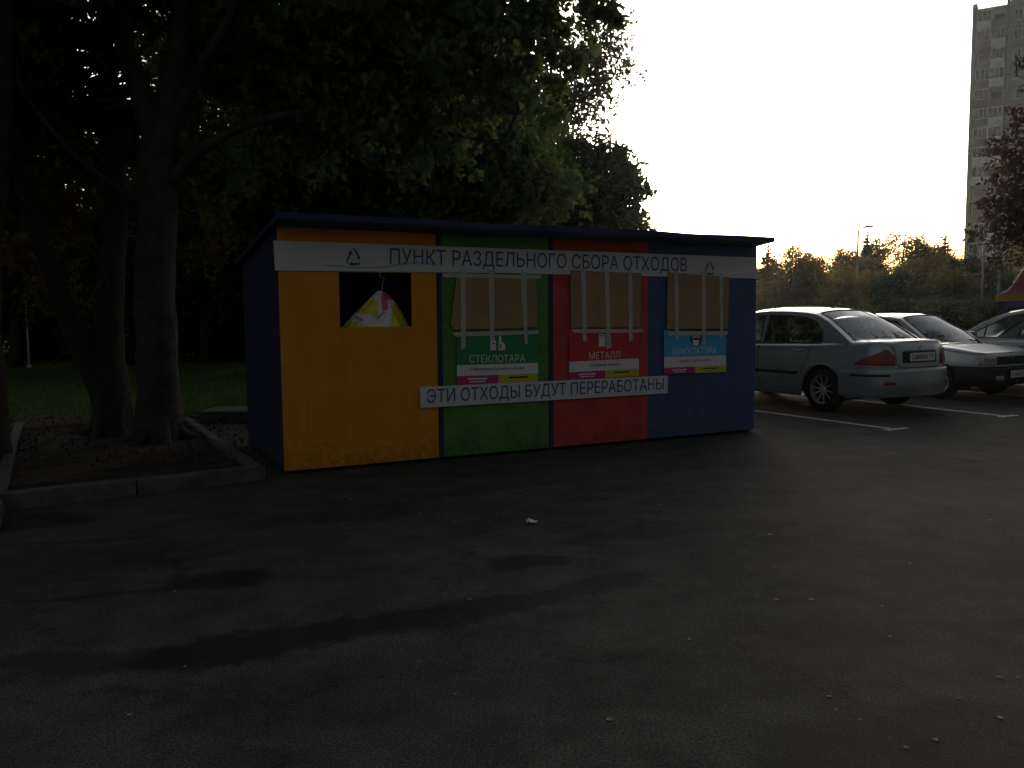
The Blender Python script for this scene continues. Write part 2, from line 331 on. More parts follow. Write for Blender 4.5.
def poly_panel(name, outer, holes, y0, y1, m, parent, bevel=0.0):
    """outline in (x,z), extruded from y0 to y1"""
    bm = bmesh.new(); edges = []
    for lp in [outer]+holes:
        vs = [bm.verts.new((p[0], y0, p[1])) for p in lp]
        edges += [bm.edges.new((vs[i], vs[(i+1) % len(vs)])) for i in range(len(vs))]
    bmesh.ops.triangle_fill(bm, edges=edges, use_beauty=True)
    ext = bmesh.ops.extrude_face_region(bm, geom=bm.faces[:])
    for g in ext['geom']:
        if isinstance(g, bmesh.types.BMVert): g.co.y = y1
    return bm_obj(name, bm, m, parent, bevel=bevel)
def rect(a, b, c, d): return [(a, c), (b, c), (b, d), (a, d)]
ho = [fr(338, 272), fr(412, 275), fr(412, 327), fr(341, 327)]
hx0 = (ho[0][0]+ho[3][0])/2; hx1 = (ho[1][0]+ho[2][0])/2; hz0 = (ho[2][1]+ho[3][1])/2; hz1 = ho[0][1]
for (nm, lab, a, b, m, holes) in (('front_panel', 'orange front panel with an open hatch', 0.0, xo-.002, M_or, [rect(hx0, hx1, hz0, hz1)]),
        ('front_panel', 'green front panel', xg0+.002, xg1-.002, M_gr, []), ('front_panel', 'red front panel', xr0+.002, xr1-.002, M_rd, []),
        ('front_panel', 'blue front panel', xr1+.002, LEN, M_bl, [])):
    o = poly_panel(nm, rect(a, b, 0.035, TOP), holes, 0.0, 0.025, m, booth); o['label'] = lab
for a, b in ((xo, xg0), (xg1, xr0)):
    bm = bmesh.new(); bx(bm, a, b, -0.012, 0.03, 0.03, TOP-.01); bm_obj('cover_strip', bm, M_nv, booth, bevel=.003)
DZ = 0.22
def side(x0, x1, nm='side_wall'):
    bm = bmesh.new(); pts = [(0.028, 0.03), (DEP, 0.03), (DEP, TOP-DZ), (0.028, TOP-.003)]
    A = [bm.verts.new((x0, y, z)) for y, z in pts]; B = [bm.verts.new((x1, y, z)) for y, z in pts]
    bm.faces.new(A[::-1]); bm.faces.new(B)
    for i in range(4): bm.faces.new((A[i], A[(i+1) % 4], B[(i+1) % 4], B[i]))
    return bm_obj(nm, bm, M_nv, booth)
side(0.0, 0.03); side(LEN-.03, LEN)
bm = bmesh.new(); bx(bm, 0.032, LEN-.032, DEP-.03, DEP, 0.03, TOP-DZ-.01); bm_obj('back_wall', bm, M_nv, booth)
bm = bmesh.new(); bx(bm, 0.032, LEN-.032, 0.03, DEP-.032, 0.04, 0.06); bm_obj('floor_board', bm, M_dark, booth)
for k, xx in enumerate((xo+.03, xg1+.03, xr1)):
    bm = bmesh.new(); bx(bm, xx, xx+.02, 0.03, DEP-.04, 0.065, TOP-DZ-.03); bm_obj('partition', bm, M_dark, booth)
for xx in (0.03, xo, xg1, xr1, LEN-.11):
    bm = bmesh.new(); bx(bm, xx, xx+.08, .05, DEP-.05, 0.0, 0.032); bm_obj('skid', bm, M_dark, booth)
# corner trim boards, narrow orange edge at the first panel
OV = 0.36
rl = fr(278, 212, OV); rr_ = fr(775, 237, OV)
print('roof', rl, rr_)
zf0, zf1 = rl[1], rr_[1]
def roof():
    bm = bmesh.new(); T = .055; D0, D1 = -OV, DEP+.12
    sl = DZ/DEP
    def zz(x, y):
        t = (x-rl[0])/(rr_[0]-rl[0]); return lerp(zf0, zf1, t) - (y+OV)*sl
    nx, ny = 24, 6; g = {}
    for i in range(nx+1):
        for j in range(ny+1):
            x = lerp(rl[0], rr_[0], i/nx); y = lerp(D0, D1, j/ny); wv = 0.006*math.sin(x*2.3)+0.004*math.sin(x*5.1+1)
            g[i, j, 0] = bm.verts.new((x, y, zz(x, y)+wv)); g[i, j, 1] = bm.verts.new((x, y, zz(x, y)+wv-T))
    for i in range(nx):
        for j in range(ny):
            bm.faces.new((g[i,j,0], g[i+1,j,0], g[i+1,j+1,0], g[i,j+1,0])); bm.faces.new((g[i,j,1], g[i,j+1,1], g[i+1,j+1,1], g[i+1,j,1]))
    for i in range(nx):
        bm.faces.new((g[i,0,0], g[i,0,1], g[i+1,0,1], g[i+1,0,0])); bm.faces.new((g[i,ny,0], g[i+1,ny,0], g[i+1,ny,1], g[i,ny,1]))
    for j in range(ny):
        bm.faces.new((g[0,j,0], g[0,j+1,0], g[0,j+1,1], g[0,j,1])); bm.faces.new((g[nx,j,0], g[nx,j,1], g[nx,j+1,1], g[nx,j+1,0]))
    return bm_obj('roof', bm, M_nv, booth)
roof()
# soffit filler under the roof so no light gap remains
poly_panel('eaves_board', [(0.0, TOP+.002), (LEN, TOP+.002), (LEN, zf1-.04), (0.0, zf0-.06)], [], 0.004, 0.022, mat('eaves_paint', (0.16, 0.07, 0.03), .7, noise=.3), booth)
bw = bpy.data.objects['recycling_booth']
BM_ = Matrix.Translation(P0) @ Matrix.Rotation(math.atan2(U.y, U.x), 4, 'Z')

def on_front(name, pts, y0, y1, m, parent=None, bevel=0.0, px=True):
    P = [fr(*p, -y0 if y0 < 0 else 0) for p in pts] if px else pts
    return poly_panel(name, P, [], y0, y1, m, parent, bevel)
def glyph_mesh(t):
    """fills the outlines of a text object glyph by glyph with an even-odd scanline strip fill"""
    w = bpy.data.meshes.new_from_object(t); nv = len(w.vertices); adj = [[] for _ in range(nv)]
    for e in w.edges:
        a, b = e.vertices; adj[a].append(b); adj[b].append(a)
    seen = set(); loops = []
    for s in range(nv):
        if s in seen or len(adj[s]) != 2: continue
        lp = [s]; seen.add(s); prev, cur = s, adj[s][0]
        while cur != s:
            lp.append(cur); seen.add(cur); nx = [k for k in adj[cur] if k != prev]; prev, cur = cur, (nx[0] if nx else s)
        loops.append([tuple(w.vertices[i].co.xy) for i in lp])
    # non-zero winding fill in thin horizontal strips (some glyph outlines overlap themselves)
    E = [(a, b) for L in loops for a, b in zip(L, L[1:]+L[:1]) if abs(a[1]-b[1]) > 1e-6]
    flat_y = {round(a[1], 4) for L in loops for a, b in zip(L, L[1:]+L[:1]) if abs(a[1]-b[1]) <= 1e-4}
    y_all = [a[1] for L in loops for a in L]; ys = sorted(set(np.linspace(min(y_all), max(y_all), 90).round(4).tolist()) | flat_y)
    V, Fc = [], []
    for y0, y1 in zip(ys, ys[1:]):
        if y1-y0 < 2e-4: continue
        ym = (y0+y1)/2; X = []
        for a, b in E:
            if (a[1] > ym) != (b[1] > ym):
                k = (b[0]-a[0])/(b[1]-a[1]); X.append((a[0]+k*(ym-a[1]), a[0]+k*(y0-a[1]), a[0]+k*(y1-a[1]), 1 if b[1] > a[1] else -1))
        X.sort(); wn = 0; st = None
        for q in X:
            if wn == 0: st = q
            wn += q[3]
            if wn == 0:
                n0 = len(V); V += [(st[1], y0, 0), (q[1], y0, 0), (q[2], y1, 0), (st[2], y1, 0)]; Fc.append((n0, n0+1, n0+2, n0+3))
    m = bpy.data.meshes.new('glyphs'); m.from_pydata(V, [], Fc); m.update(); return m
def text_mesh(name, body, quad, y, m, parent, px=True, bold=0.0):
    """lettering stretched on a quad TL,TR,BR,BL in front coordinates"""
    c = bpy.data.curves.new(name, 'FONT'); c.body = body; c.offset = bold; c.resolution_u = 5; c.fill_mode = 'NONE'
    t = bpy.data.objects.new(name, c); col.objects.link(t); bpy.context.view_layer.update()
    me = glyph_mesh(t); bpy.data.objects.remove(t)
    n = len(me.vertices); co = np.empty(n*3, np.float32); me.vertices.foreach_get('co', co); co = co.reshape(-1, 3)
    lo = co.min(0); hi = co.max(0); s = (co[:, 0]-lo[0])/(hi[0]-lo[0]); q = (co[:, 1]-lo[1])/(hi[1]-lo[1])
    Q = [np.array(fr(*p, -y)) if px else np.array(p) for p in quad]
    top = Q[0][None]*(1-s)[:, None]+Q[1][None]*s[:, None]; bot = Q[3][None]*(1-s)[:, None]+Q[2][None]*s[:, None]
    p = bot*(1-q)[:, None]+top*q[:, None]
    new = np.c_[p[:, 0], np.full(n, y), p[:, 1]].astype(np.float32); me.vertices.foreach_set('co', new.ravel()); me.update()
    me.materials.clear(); me.materials.append(m)
    o = bpy.data.objects.new(name, me); col.objects.link(o); o.parent = parent; return o
def thing_on_booth(name, label, cat, group=None):
    e = empty(name, P0, math.atan2(U.y, U.x)); tag(e, label, cat, group); return e
def recyc(parent, cx, cz, s, y, m):
    """three chasing arrows, drawn as bent bars with heads"""
    bm = bmesh.new()
    V = [Vector((0, 1)), Vector((0.92, -0.6)), Vector((-0.92, -0.6))]
    for k in range(3):
        A = V[k]; B = V[(k+1) % 3]; C = V[(k+2) % 3]
        d = (B-A).normalized(); n = Vector((-d.y, d.x)); p0 = A*0.82+B*0.18; p1 = A*0.42+B*0.58; hd = 0.24
        e0 = A*0.84+C*0.16
        def q(pts): bm.faces.new([bm.verts.new((cx+p.x*s*0.8, y, cz+(p.y+.0)*s)) for p in pts])
        q([p0+n*.09, p0-n*.09, p1-n*.09, p1+n*.09])
        q([p1+n*hd, p1-n*hd, p1+d*.34])
        dn = (A-C).normalized(); nn = Vector((-dn.y, dn.x))
        q([e0+nn*.09, e0-nn*.09, p0-n*.09, p0+n*.09])
    return bm_obj('recycling_symbol', bm, m, parent)
yb = -0.016
b1 = thing_on_booth('banner', 'long white banner with blue lettering across the top of the booth', 'banner')
on_front('sheet', [(273.3, 240.3), (500, 248.3), (757, 257.5), (757, 278.5), (500, 273), (275, 270.4)], yb, yb+.002, M_paper, b1)
text_mesh('lettering', 'ПУНКТ РАЗДЕЛЬНОГО СБОРА ОТХОДОВ', [(390, 248.0), (687, 257.8), (687, 274.2), (390, 267.0)], yb-.003, M_ink, b1)
for (px, py, s) in ((353.5, 257.3, .105), (709.5, 268.5, .105)):
    u_, z_ = fr(px, py, -yb); recyc(b1, u_, z_, s, yb-.003, M_inkg)
b2 = thing_on_booth('banner', 'short white banner with blue lettering stuck slightly crooked low on the booth', 'banner')
yb2 = -0.030
on_front('sheet', [(419.8, 387), (668, 375.5), (667.5, 393.2), (420.5, 408)], yb2, yb2+.002, M_paper, b2)
text_mesh('lettering', 'ЭТИ ОТХОДЫ БУДУТ ПЕРЕРАБОТАНЫ', [(427, 389.3), (664, 377.6), (664, 391.8), (427, 405.8)], yb2-.003, M_ink, b2)

M_white = mat('poster_white', (0.72, 0.72, 0.75), 0.45); M_pink = mat('poster_pink', (0.48, 0.04, 0.17), 0.45); M_yel = mat('poster_yellow', (0.55, 0.50, 0.05), 0.45)
M_bwp = mat('print_pale', (.45, .36, .40), .6); M_black = mat('print_black', (0.03, 0.03, 0.035), 0.6); M_pg = mat('poster_green', (0.03, 0.24, 0.10), 0.45); M_pr = mat('poster_red', (0.60, 0.045, 0.055), 0.45); M_pb = mat('poster_blue', (0.07, 0.40, 0.72), 0.45)
M_card = mat('cardboard', (0.34, 0.225, 0.125), 0.9, noise=0.15, nscale=4, bump=0.3, bscale=12)
def tape_mat():
    m = mat('tape', (0.62, 0.64, 0.6), 0.4, noise=.1, nscale=10)
    N = m.node_tree.nodes; L = m.node_tree.links; t = N.new('ShaderNodeBsdfTransparent'); mx = N.new('ShaderNodeMixShader'); mx.inputs[0].default_value = .6
    L.new(t.outputs[0], mx.inputs[1]); L.new(N['Principled BSDF'].outputs[0], mx.inputs[2]); L.new(mx.outputs[0], N['Material Output'].inputs['Surface']); return m
M_tape = tape_mat()
yp = -0.018
def poster(color, label, body, sub, TL, TR, wl, wr, pl, pr_, bl, br, div, tb, sb, icon):
    t = thing_on_booth('poster', label, 'poster', 'sorting posters on the booth')
    x0, x1 = TL[0], TR[0]
    on_front('sheet', [TL, TR, (x1, br), (x0, bl)], yp, yp+.002, M_white, t)
    lr = lambda a, b, x: lerp(a, b, (x-x0)/(x1-x0))
    on_front('colour_field', [(x0, TL[1]), (x1, TR[1]), (x1, wr), (x0, wl)], yp-.0025, yp-.001, color, t)
    on_front('pink_field', [(x0, pl), (div, lr(pl, pr_, div)), (div, lr(bl, br, div)), (x0, bl)], yp-.0025, yp-.001, M_pink, t)
    on_front('yellow_field', [(div+.2, lr(pl, pr_, div)), (x1, pr_), (x1, br), (div+.2, lr(bl, br, div))], yp-.0025, yp-.001, M_yel, t)
    o = text_mesh('lettering', body, tb, yp-.004, M_white, t, bold=.012); o['label'] = 'large white word on the coloured field'
    o = text_mesh('lettering', sub, sb, yp-.004, M_black, t); o['label'] = 'small dark line of writing on white'
    for xa, xb, m in ((x0, div, M_white), (div, x1, M_black)):
        for k in range(2):
            f0, f1 = (.28, .45) if k == 0 else (.62, .75)
            c0 = lerp(xa, xb, .26 if k == 0 else .3); c1 = lerp(xa, xb, .74 if k == 0 else .7)
            if m is M_black and k == 1: continue
            pt = lambda x, f: (x, lerp(lr(pl, pr_, x), lr(bl, br, x), f))
            on_front('print_line', [pt(c0, f0), pt(c1, f0), pt(c1, f1), pt(c0, f1)], yp-.004, yp-.003, m, t)
    for k_, (pts, m) in enumerate(icon): on_front('picture', pts, yp-.0042-.0006*k_, yp-.0036-.0006*k_, m, t)
def Rc(x0, x1, y0, y1): return [(x0, y0), (x1, y0), (x1, y1), (x0, y1)]
poster(M_pg, 'green poster for glass stuck below the cardboard on the green panel', 'СТЕКЛОТАРА', 'Стеклянные бутылки и банки',
       (457, 333.2), (538, 332.2), 365, 362.7, 376.2, 373.3, 385.3, 382, 498.2, [(469.3, 355.1), (525, 354.4), (525, 361.8), (469.3, 363)],
       [(470.7, 367.6), (524, 366.2), (524, 369.8), (470.7, 371.6)],
       [(Rc(490.3, 496.0, 340.5, 350.3), M_white), (Rc(491.5, 494.8, 337.5, 340.4), M_white), ([(499.3, 336), (501, 336), (501.8, 342), (505, 344), (505, 350.3), (498.5, 350.3), (498.5, 343)], M_white), (Rc(492, 494.8, 343, 344), M_black), (Rc(500, 501, 344, 349), M_black)])
poster(M_pr, 'red poster for metal stuck below the cardboard on the red panel', 'МЕТАЛЛ', 'Алюминий и жесть',
       (569.2, 330), (639, 329.4), 361.8, 358.2, 372.4, 368.4, 379.8, 375.9, 605.2, [(589.2, 352), (620, 351.4), (620, 358), (589.2, 359.2)],
       [(590, 363.6), (620, 362.3), (620, 365.3), (590, 366.8)],
       [(Rc(599, 605.4, 334, 346.5), M_white), ([(606.5, 341), (610.5, 340), (611.5, 347.5), (606.5, 348)], M_white), (Rc(599.6, 604.8, 335.3, 336.2), M_black), (Rc(605.6, 606.2, 335, 347), M_black)])
poster(M_pb, 'light blue poster for waste paper stuck on the blue panel', 'МАКУЛАТУРА', 'Бумага, картон, книги',
       (664, 330.3), (726, 331.8), 357, 355.2, 368, 365, 374.5, 371.8, 695, [(672.9, 348), (716.4, 346.9), (716.4, 353.8), (672.9, 355)],
       [(680, 359.6), (710, 358.7), (710, 361.7), (680, 362.6)],
       [([(690.5, 333.5), (701.5, 333.5), (702, 340), (699, 345.3), (693, 345.3), (690, 340)], M_black), ([(692, 334.8), (697, 333.8), (700.3, 335.5), (700, 338.5), (696, 337.8), (692, 339)], M_bwp), ([(692.5, 340), (699.5, 340), (698, 345.5), (693.5, 345.5)], M_white)])
def rough_edge(pts, n=7, a=0.35):
    out = []
    for i, p in enumerate(pts):
        q = pts[(i+1) % len(pts)]
        for k in range(n):
            t = k/n; j = 0 if k == 0 else a
            out.append((lerp(p[0], q[0], t)+random.uniform(-j, j), lerp(p[1], q[1], t)+random.uniform(-j, j)))
    return out
def cardboard(label, pts, tapes):
    t = thing_on_booth('cardboard_sheet', label, 'cardboard', 'cardboard sheets taped over the hatches')
    on_front('board', rough_edge(pts), -.027, -.021, M_card, t)
    for q in tapes: on_front('tape_strip', rough_edge(q, 3, .25), -.0295 - .0012*random.random(), -.0283, M_tape, t)
cardboard('ragged cardboard taped over the hatch of the green panel', [(456.5, 277.4), (485, 276.6), (535.8, 278.8), (537, 300), (536.6, 327.3), (500, 328.6), (453.4, 329.3), (450.6, 324)],
    [[(442.5, 273), (541, 275), (541, 278.6), (443, 277.4)], [(453.2, 332.3), (538.8, 330.6), (537.5, 334), (455, 336.6)],
     [(460.3, 269), (466, 269), (465.6, 349), (461.2, 349)], [(488.7, 270), (494, 270), (494.2, 340), (490, 340)], [(520.3, 271), (526.3, 272), (528, 345), (524.6, 343)]])
cardboard('squared cardboard taped over the hatch of the red panel', [(570.6, 269.8), (600, 271.6), (641.4, 272.8), (640, 327.4), (571.2, 327.6)],
    [[(571.5, 329.2), (642.6, 329), (643.6, 332.4), (573.5, 332.8)], [(581, 268), (585.6, 268), (586.8, 341.5), (583, 341.5)], [(604.6, 269), (608.6, 269), (611, 347), (606.4, 346)], [(628.4, 270), (632.2, 270), (632.6, 341.4), (629, 341.2)]])
cardboard('squared cardboard taped over the hatch of the blue panel', [(667.8, 272), (696, 274.6), (729.2, 277), (728, 328.4), (666.8, 329.2)],
    [[(666.6, 332), (727.6, 331), (727.6, 334.8), (669, 335.8)], [(674.4, 270.5), (678.2, 270.5), (678.6, 339.8), (675.4, 339.5)], [(702, 272), (705.8, 272), (705.9, 345), (702.6, 345)], [(719.8, 274), (723.2, 274), (722.8, 338.8), (720.2, 338)]])

# hanging carrier bag inside the hatch
M_by = mat('bag_yellow', (0.72, 0.62, 0.04), 0.35, noise=.2, nscale=9, bump=.6, bscale=14); M_bw = mat('bag_white', (0.75, 0.73, 0.74), 0.35, bump=.6, bscale=14); M_bp = mat('bag_pink', (0.62, 0.12, 0.2), 0.4)
bag = thing_on_booth('carrier_bag', 'yellow and white plastic carrier bag hanging in the open hatch', 'bag')
def mk_bag():
    ap = fr(381.5, 291, -.15); bl_ = fr(346, 329, -.12); br_ = fr(411, 329, -.12)
    cx, cz = ap; nr, na = 26, 72; H = cz-bl_[1]; L_ = cx-bl_[0]; R_ = br_[0]-cx
    verts, faces, mi = [], [], []
    rr = random.Random(5); fold = [rr.uniform(-1, 1) for _ in range(12)]
    for i in range(nr+1):
        t = i/nr*1.5; z = cz - H*t
        wl_ = L_*min(1.08, t**.95)+.02; wr_ = R_*min(1.05, (t**.62))+.015; dp = .02+.11*min(1, t*1.1)
        for k in range(na):
            a = 2*math.pi*k/na; c = math.cos(a); ple = math.sin(a*6+fold[0]*3)*.5+math.sin(a*11+t*3)*.3+math.sin(a*17+t*5+fold[1])*.2
            amp = .16*(.4+.6*min(1, t)); wdt = wr_ if c > 0 else wl_
            verts.append((cx+c*wdt*(1+.03*ple), .21-math.sin(a)*dp*(1+amp*ple), z+.008*ple))
    for i in range(nr):
        for k in range(na):
            faces.append((i*na+k, i*na+(k+1) % na, (i+1)*na+(k+1) % na, (i+1)*na+k))
            v = verts[i*na+k]; d = (cz-v[2])/H; s = (v[0]-cx)/R_
            q = s-.75*(1.05-d)   # slanting white field running down from the knot
            if d < .2: mi.append(1 if s < .02 else 2)
            elif d < .5 and .02 < s < .22: mi.append(2)
            elif s > -.12 and (d-.18) < 1.1-1.15*abs(s-.12)*1.5 and s < .42-.35*(d-.35): mi.append(1)
            elif s <= -.12 and abs((d-.74)+.22*(-s-.5)) < .14: mi.append(1)
            else: mi.append(0)
    faces.append(tuple(range(na))[::-1]); mi.append(1); faces.append(tuple(range(nr*na, (nr+1)*na))); mi.append(0)
    o = mesh_obj('bag_body', verts, faces, [M_by, M_bw, M_bp], bag, True)
    o.data.polygons.foreach_set('material_index', mi)
    for (px, py, l, an) in ((379, 319, .11, 42), (358, 317, .08, -26)):
        bm = bmesh.new(); u_, z_ = fr(px, py, .03); ca, sa = math.cos(R(an)), math.sin(R(an)); pts = []
        for k in range(26):
            s = k/25; x = s*l; z = .012*math.sin(s*34)*(1+.4*math.sin(s*9)); pts.append((u_+x*ca-z*sa, 0.045 if px > 370 else .06, z_+x*sa+z*ca))
        tube(bm, pts, .003, 5)
        pass
        bm_obj('print', bm, M_ink, bag)
mk_bag()
M_string = mat('string', (0.55, 0.55, 0.42), .8)
bm = bmesh.new(); A = fr(381, 267, .025); B = fr(381.5, 291, -.2)
pts = [(A[0], -.025, A[1]), (A[0]+.002, 0.02, A[1]-.09)] + [(B[0]+.006*math.sin(i*2.2), 1.0*(.12+.08*i/5), lerp(A[1]-.10, B[1]-.01, i/5)) for i in range(6)]
tube(bm, smooth_path(pts, 3), .004, 6)
tube(bm, smooth_path([(*[fr(325, 264.5, .02)[0]], -.022, fr(325, 264.5, .02)[1]), (fr(352, 267, .02)[0], -.024, fr(352, 267, .02)[1]), (A[0], -.025, A[1]+.002), (fr(415, 262, .02)[0], -.03, fr(415, 262, .02)[1]), (fr(432, 264, .02)[0], -.022, fr(432, 264, .02)[1])], 4), .003, 6)
bm_obj('string', bm, M_string, bag)

# ------------------------------------------------------------------ cars
M_silver = mat('silver_paint', (0.36, 0.41, 0.45), 0.34, metal=0.55, spec=0.5, coat=0.6, dirt=(0.28, 0.31, 0.34), nscale=2.5)
M_silver2 = mat('pale_silver_paint', (0.46, 0.49, 0.52), 0.34, metal=0.45, spec=0.5, coat=0.5, dirt=(0.38, 0.41, 0.44), nscale=1.5)
M_plast = mat('black_plastic', (0.02, 0.02, 0.022), 0.55, bump=.1, bscale=200)
M_rub = mat('rubber', (0.018, 0.018, 0.018), 0.85)
M_rim = mat('alloy', (0.55, 0.56, 0.58), 0.35, metal=0.7)
M_steel = mat('steel_hub', (0.35, 0.35, 0.36), 0.45, metal=0.6)
M_gap = mat('panel_gap', (0.01, 0.01, 0.01), 0.9)
M_seat = mat('seat_cloth', (0.03, 0.03, 0.035), 0.95)
M_glass = glass_mat('car_glass', (0.72, 0.76, 0.75), 0.03, 1.45, .85)
M_tail = mat('tail_red', (0.24, 0.015, 0.012), 0.25, spec=.4, coat=.35); M_amb = mat('tail_amber', (0.6, 0.16, 0.03), 0.15, coat=1); M_clear = mat('lamp_clear', (0.28, 0.29, 0.30), 0.15, metal=.3, coat=1)
M_plate = mat('plate_white', (0.7, 0.7, 0.68), 0.5, noise=.15, nscale=20)
M_chrome = mat('chrome', (0.6, 0.6, 0.62), 0.12, metal=1.0)

class Car:
    def __init__(s, root, plan, top, sill, arches, ra, paint, sidep, endp, endp_r, crown=.03, cab=(-1.5, 1.3), lower=None):
        """plan: half outline from rear centre to front centre (x,y)"""
        s.root = root; s.paint = paint; s.top = top; s.sill = sill; s.arches = arches; s.ra = ra; s.sidep = sidep; s.endp = endp; s.endr = endp_r
        P = [Vector((p[0], p[1], 0)) for p in plan]; S = smooth_path(P, 14)
        # resample evenly at 3 cm
        L = [0]
        for a, b in zip(S, S[1:]): L.append(L[-1]+(b-a).length)
        n = int(L[-1]/.03); s.L = L[-1]; xs = np.interp(np.linspace(0, L[-1], n+1), L, [p.x for p in S]); ys = np.interp(np.linspace(0, L[-1], n+1), L, [p.y for p in S])
        s.px, s.py, s.n = xs, ys, n; s.a = np.linspace(0, s.L, n+1)
        tx = np.gradient(xs); ty = np.gradient(ys); l = np.hypot(tx, ty); s.nx = -ty/l; s.ny = tx/l
        if s.ny[n//2] < 0: s.nx = -s.nx; s.ny = -s.ny
        s.nx[0] = -1; s.ny[0] = 0; s.nx[-1] = 1; s.ny[-1] = 0
        s.crown = crown; s.cab = cab; s.build(lower)
    def surf(s, a, z, off=0.0):
        sg = 1 if a >= 0 else -1; a = min(abs(a), s.L)
        x = np.interp(a, s.a, s.px); y = np.interp(a, s.a, s.py); nx = np.interp(a, s.a, s.nx); ny = np.interp(a, s.a, s.ny)
        tz = interp(x, s.top); d = tz-z; rnd = 0
        if d < .05: rnd = -.03*(1-max(0, d)/.05)**2
        o = ny*ny*interp(z, s.sidep) + nx*nx*interp(z, s.endp if nx > 0 else s.endr) + rnd + off
        return Vector((x+nx*o, max(0, y+ny*o)*sg if a > 0 else 0.0, z))
    def afront(s, b): return (s.L-abs(b))*(1 if b >= 0 else -1)
    def ax(s, x, sg=1):
        """perimeter coordinate of the side point with that x"""
        i0 = int(s.n*.22); i1 = int(s.n*.8); return sg*float(np.interp(x, s.px[i0:i1], s.a[i0:i1]))
    def bottom(s, x, y):
        z = interp(x, s.sill)
        if abs(y) > .45:
            for xa in s.arches:
                dx = abs(x-xa[0])
                if dx < s.ra: z = max(z, xa[1]+math.sqrt(s.ra**2-dx*dx))
        return z
    def build(s, lower):
        bm = bmesh.new(); NV = 14
        lv = [0, .04, .12, .22, .33, .44, .55, .66, .76, .84, .9, .95, .98, 1.0]
        rings = {}
        for sg in (1, -1):
            for i in range(s.n+1):
                if sg == -1 and i in (0, s.n): 
                    for j in range(NV): rings[-1, i, j] = rings[1, i, j]
                    continue
                x, y = s.px[i], s.py[i]; zt = interp(x, s.top); zb = s.bottom(x, y)
                for j in range(NV):
                    z = lerp(zb, zt, lv[j])
                    if lower:
                        zm = max(zb+.008, lower); z = lerp(zb, zm, j/5) if j <= 5 else lerp(zm, zt, (lv[j]-lv[5])/(1-lv[5]))
                    p = s.surf(s.a[i]*sg, z)
                    rings[sg, i, j] = bm.verts.new(p)
            for i in range(s.n):
                for j in range(NV-1):
                    q = (rings[sg, i, j], rings[sg, i+1, j], rings[sg, i+1, j+1], rings[sg, i, j+1])
                    f = bm.faces.new(q if sg == 1 else q[::-1]); 
                    if lower and j < 5: f.material_index = 2
        M = 12; prev = None
        for i in range(1, s.n):
            A = rings[1, i, NV-1]; B = rings[-1, i, NV-1]; row = [A]
            for k in range(1, M):
                u = k/M; y = lerp(A.co.y, B.co.y, u); c = 1-(2*u-1)**2
                row.append(bm.verts.new((A.co.x, y, A.co.z+s.crown*c)))
            row.append(B)
            if prev:
                for k in range(M):
                    f = bm.faces.new((prev[k], prev[k+1], row[k+1], row[k]))
                    if s.cab[0] < A.co.x < s.cab[1] and 0 < k < M-1: f.material_index = 1
            prev = row
        # dark inner arches / underside
        o = bm_obj('body', bm, [s.paint, M_plast, M_plast], s.root, True)
        bm = bmesh.new()
        for xa in s.arches:
            for sg in (1, -1):
                n = 14; y0, y1 = .44*sg, .79*sg; g = []
                for k in range(n+1):
                    an = math.pi*(-.12+1.24*k/n); g.append([bm.verts.new((xa[0]+s.ra*1.02*math.cos(an), yy, xa[1]+s.ra*1.02*math.sin(an))) for yy in (y0, y1)])
                for a, b in zip(g, g[1:]): bm.faces.new((a[0], a[1], b[1], b[0]))
                bm.faces.new([q[0] for q in g])
        zb = min(t[1] for t in s.sill)+.05; x0 = min(s.px)+.25; x1 = max(s.px)-.25
        bx(bm, x0, x1, -.42, .42, zb, zb+.12); bx(bm, s.arches[1][0]+s.ra*1.03, s.arches[0][0]-s.ra*1.03, -.74, .74, zb, zb+.1)
        bm_obj('underbody', bm, M_plast, s.root)
    def patch(s, name, a0, a1, zlo, zhi, off, m, n=24, nz=6, thick=.02, parent=None, smooth=True):
        """a raised skin on the body between two perimeter positions; zlo/zhi are numbers or functions of t in 0..1"""
        fl = zlo if callable(zlo) else (lambda t: zlo); fh = zhi if callable(zhi) else (lambda t: zhi)
        bm = bmesh.new(); g = {}
        for i in range(n+1):
            t = i/n; a = lerp(a0, a1, t)
            for j in range(nz+1):
                z = lerp(fl(t), fh(t), j/nz)
                for k, of in ((0, off), (1, off-thick)): g[i, j, k] = bm.verts.new(s.surf(a, z, of))
        for i in range(n):
            for j in range(nz): bm.faces.new((g[i,j,0], g[i+1,j,0], g[i+1,j+1,0], g[i,j+1,0]))
            bm.faces.new((g[i,0,0], g[i,0,1], g[i+1,0,1], g[i+1,0,0])); bm.faces.new((g[i,nz,0], g[i+1,nz,0], g[i+1,nz,1], g[i,nz,1]))
        for j in range(nz):
            bm.faces.new((g[0,j,0], g[0,j+1,0], g[0,j+1,1], g[0,j,1])); bm.faces.new((g[n,j,0], g[n,j,1], g[n,j+1,1], g[n,j+1,0]))
        o = bm_obj(name, bm, m, parent or s.root, smooth)
        md = o.modifiers.new('e', 'BEVEL'); md.width = min(.006, thick*.3); md.segments = 2; md.limit_method = 'ANGLE'
        return o
    def seam(s, pts, r=.0045, closed=False, name='panel_gap'):
        bm = bmesh.new(); P = []
        for (a, z), (b, z2) in zip(pts, pts[1:]):
            m = max(2, int(max(abs(a-b), abs(z-z2))/.04))
            for k in range(m): P.append(s.surf(lerp(a, b, k/m), lerp(z, z2, k/m), -.001))
        P.append(s.surf(*pts[-1], -.001)); tube(bm, P, r, 6); return bm_obj(name, bm, M_gap, s.root)
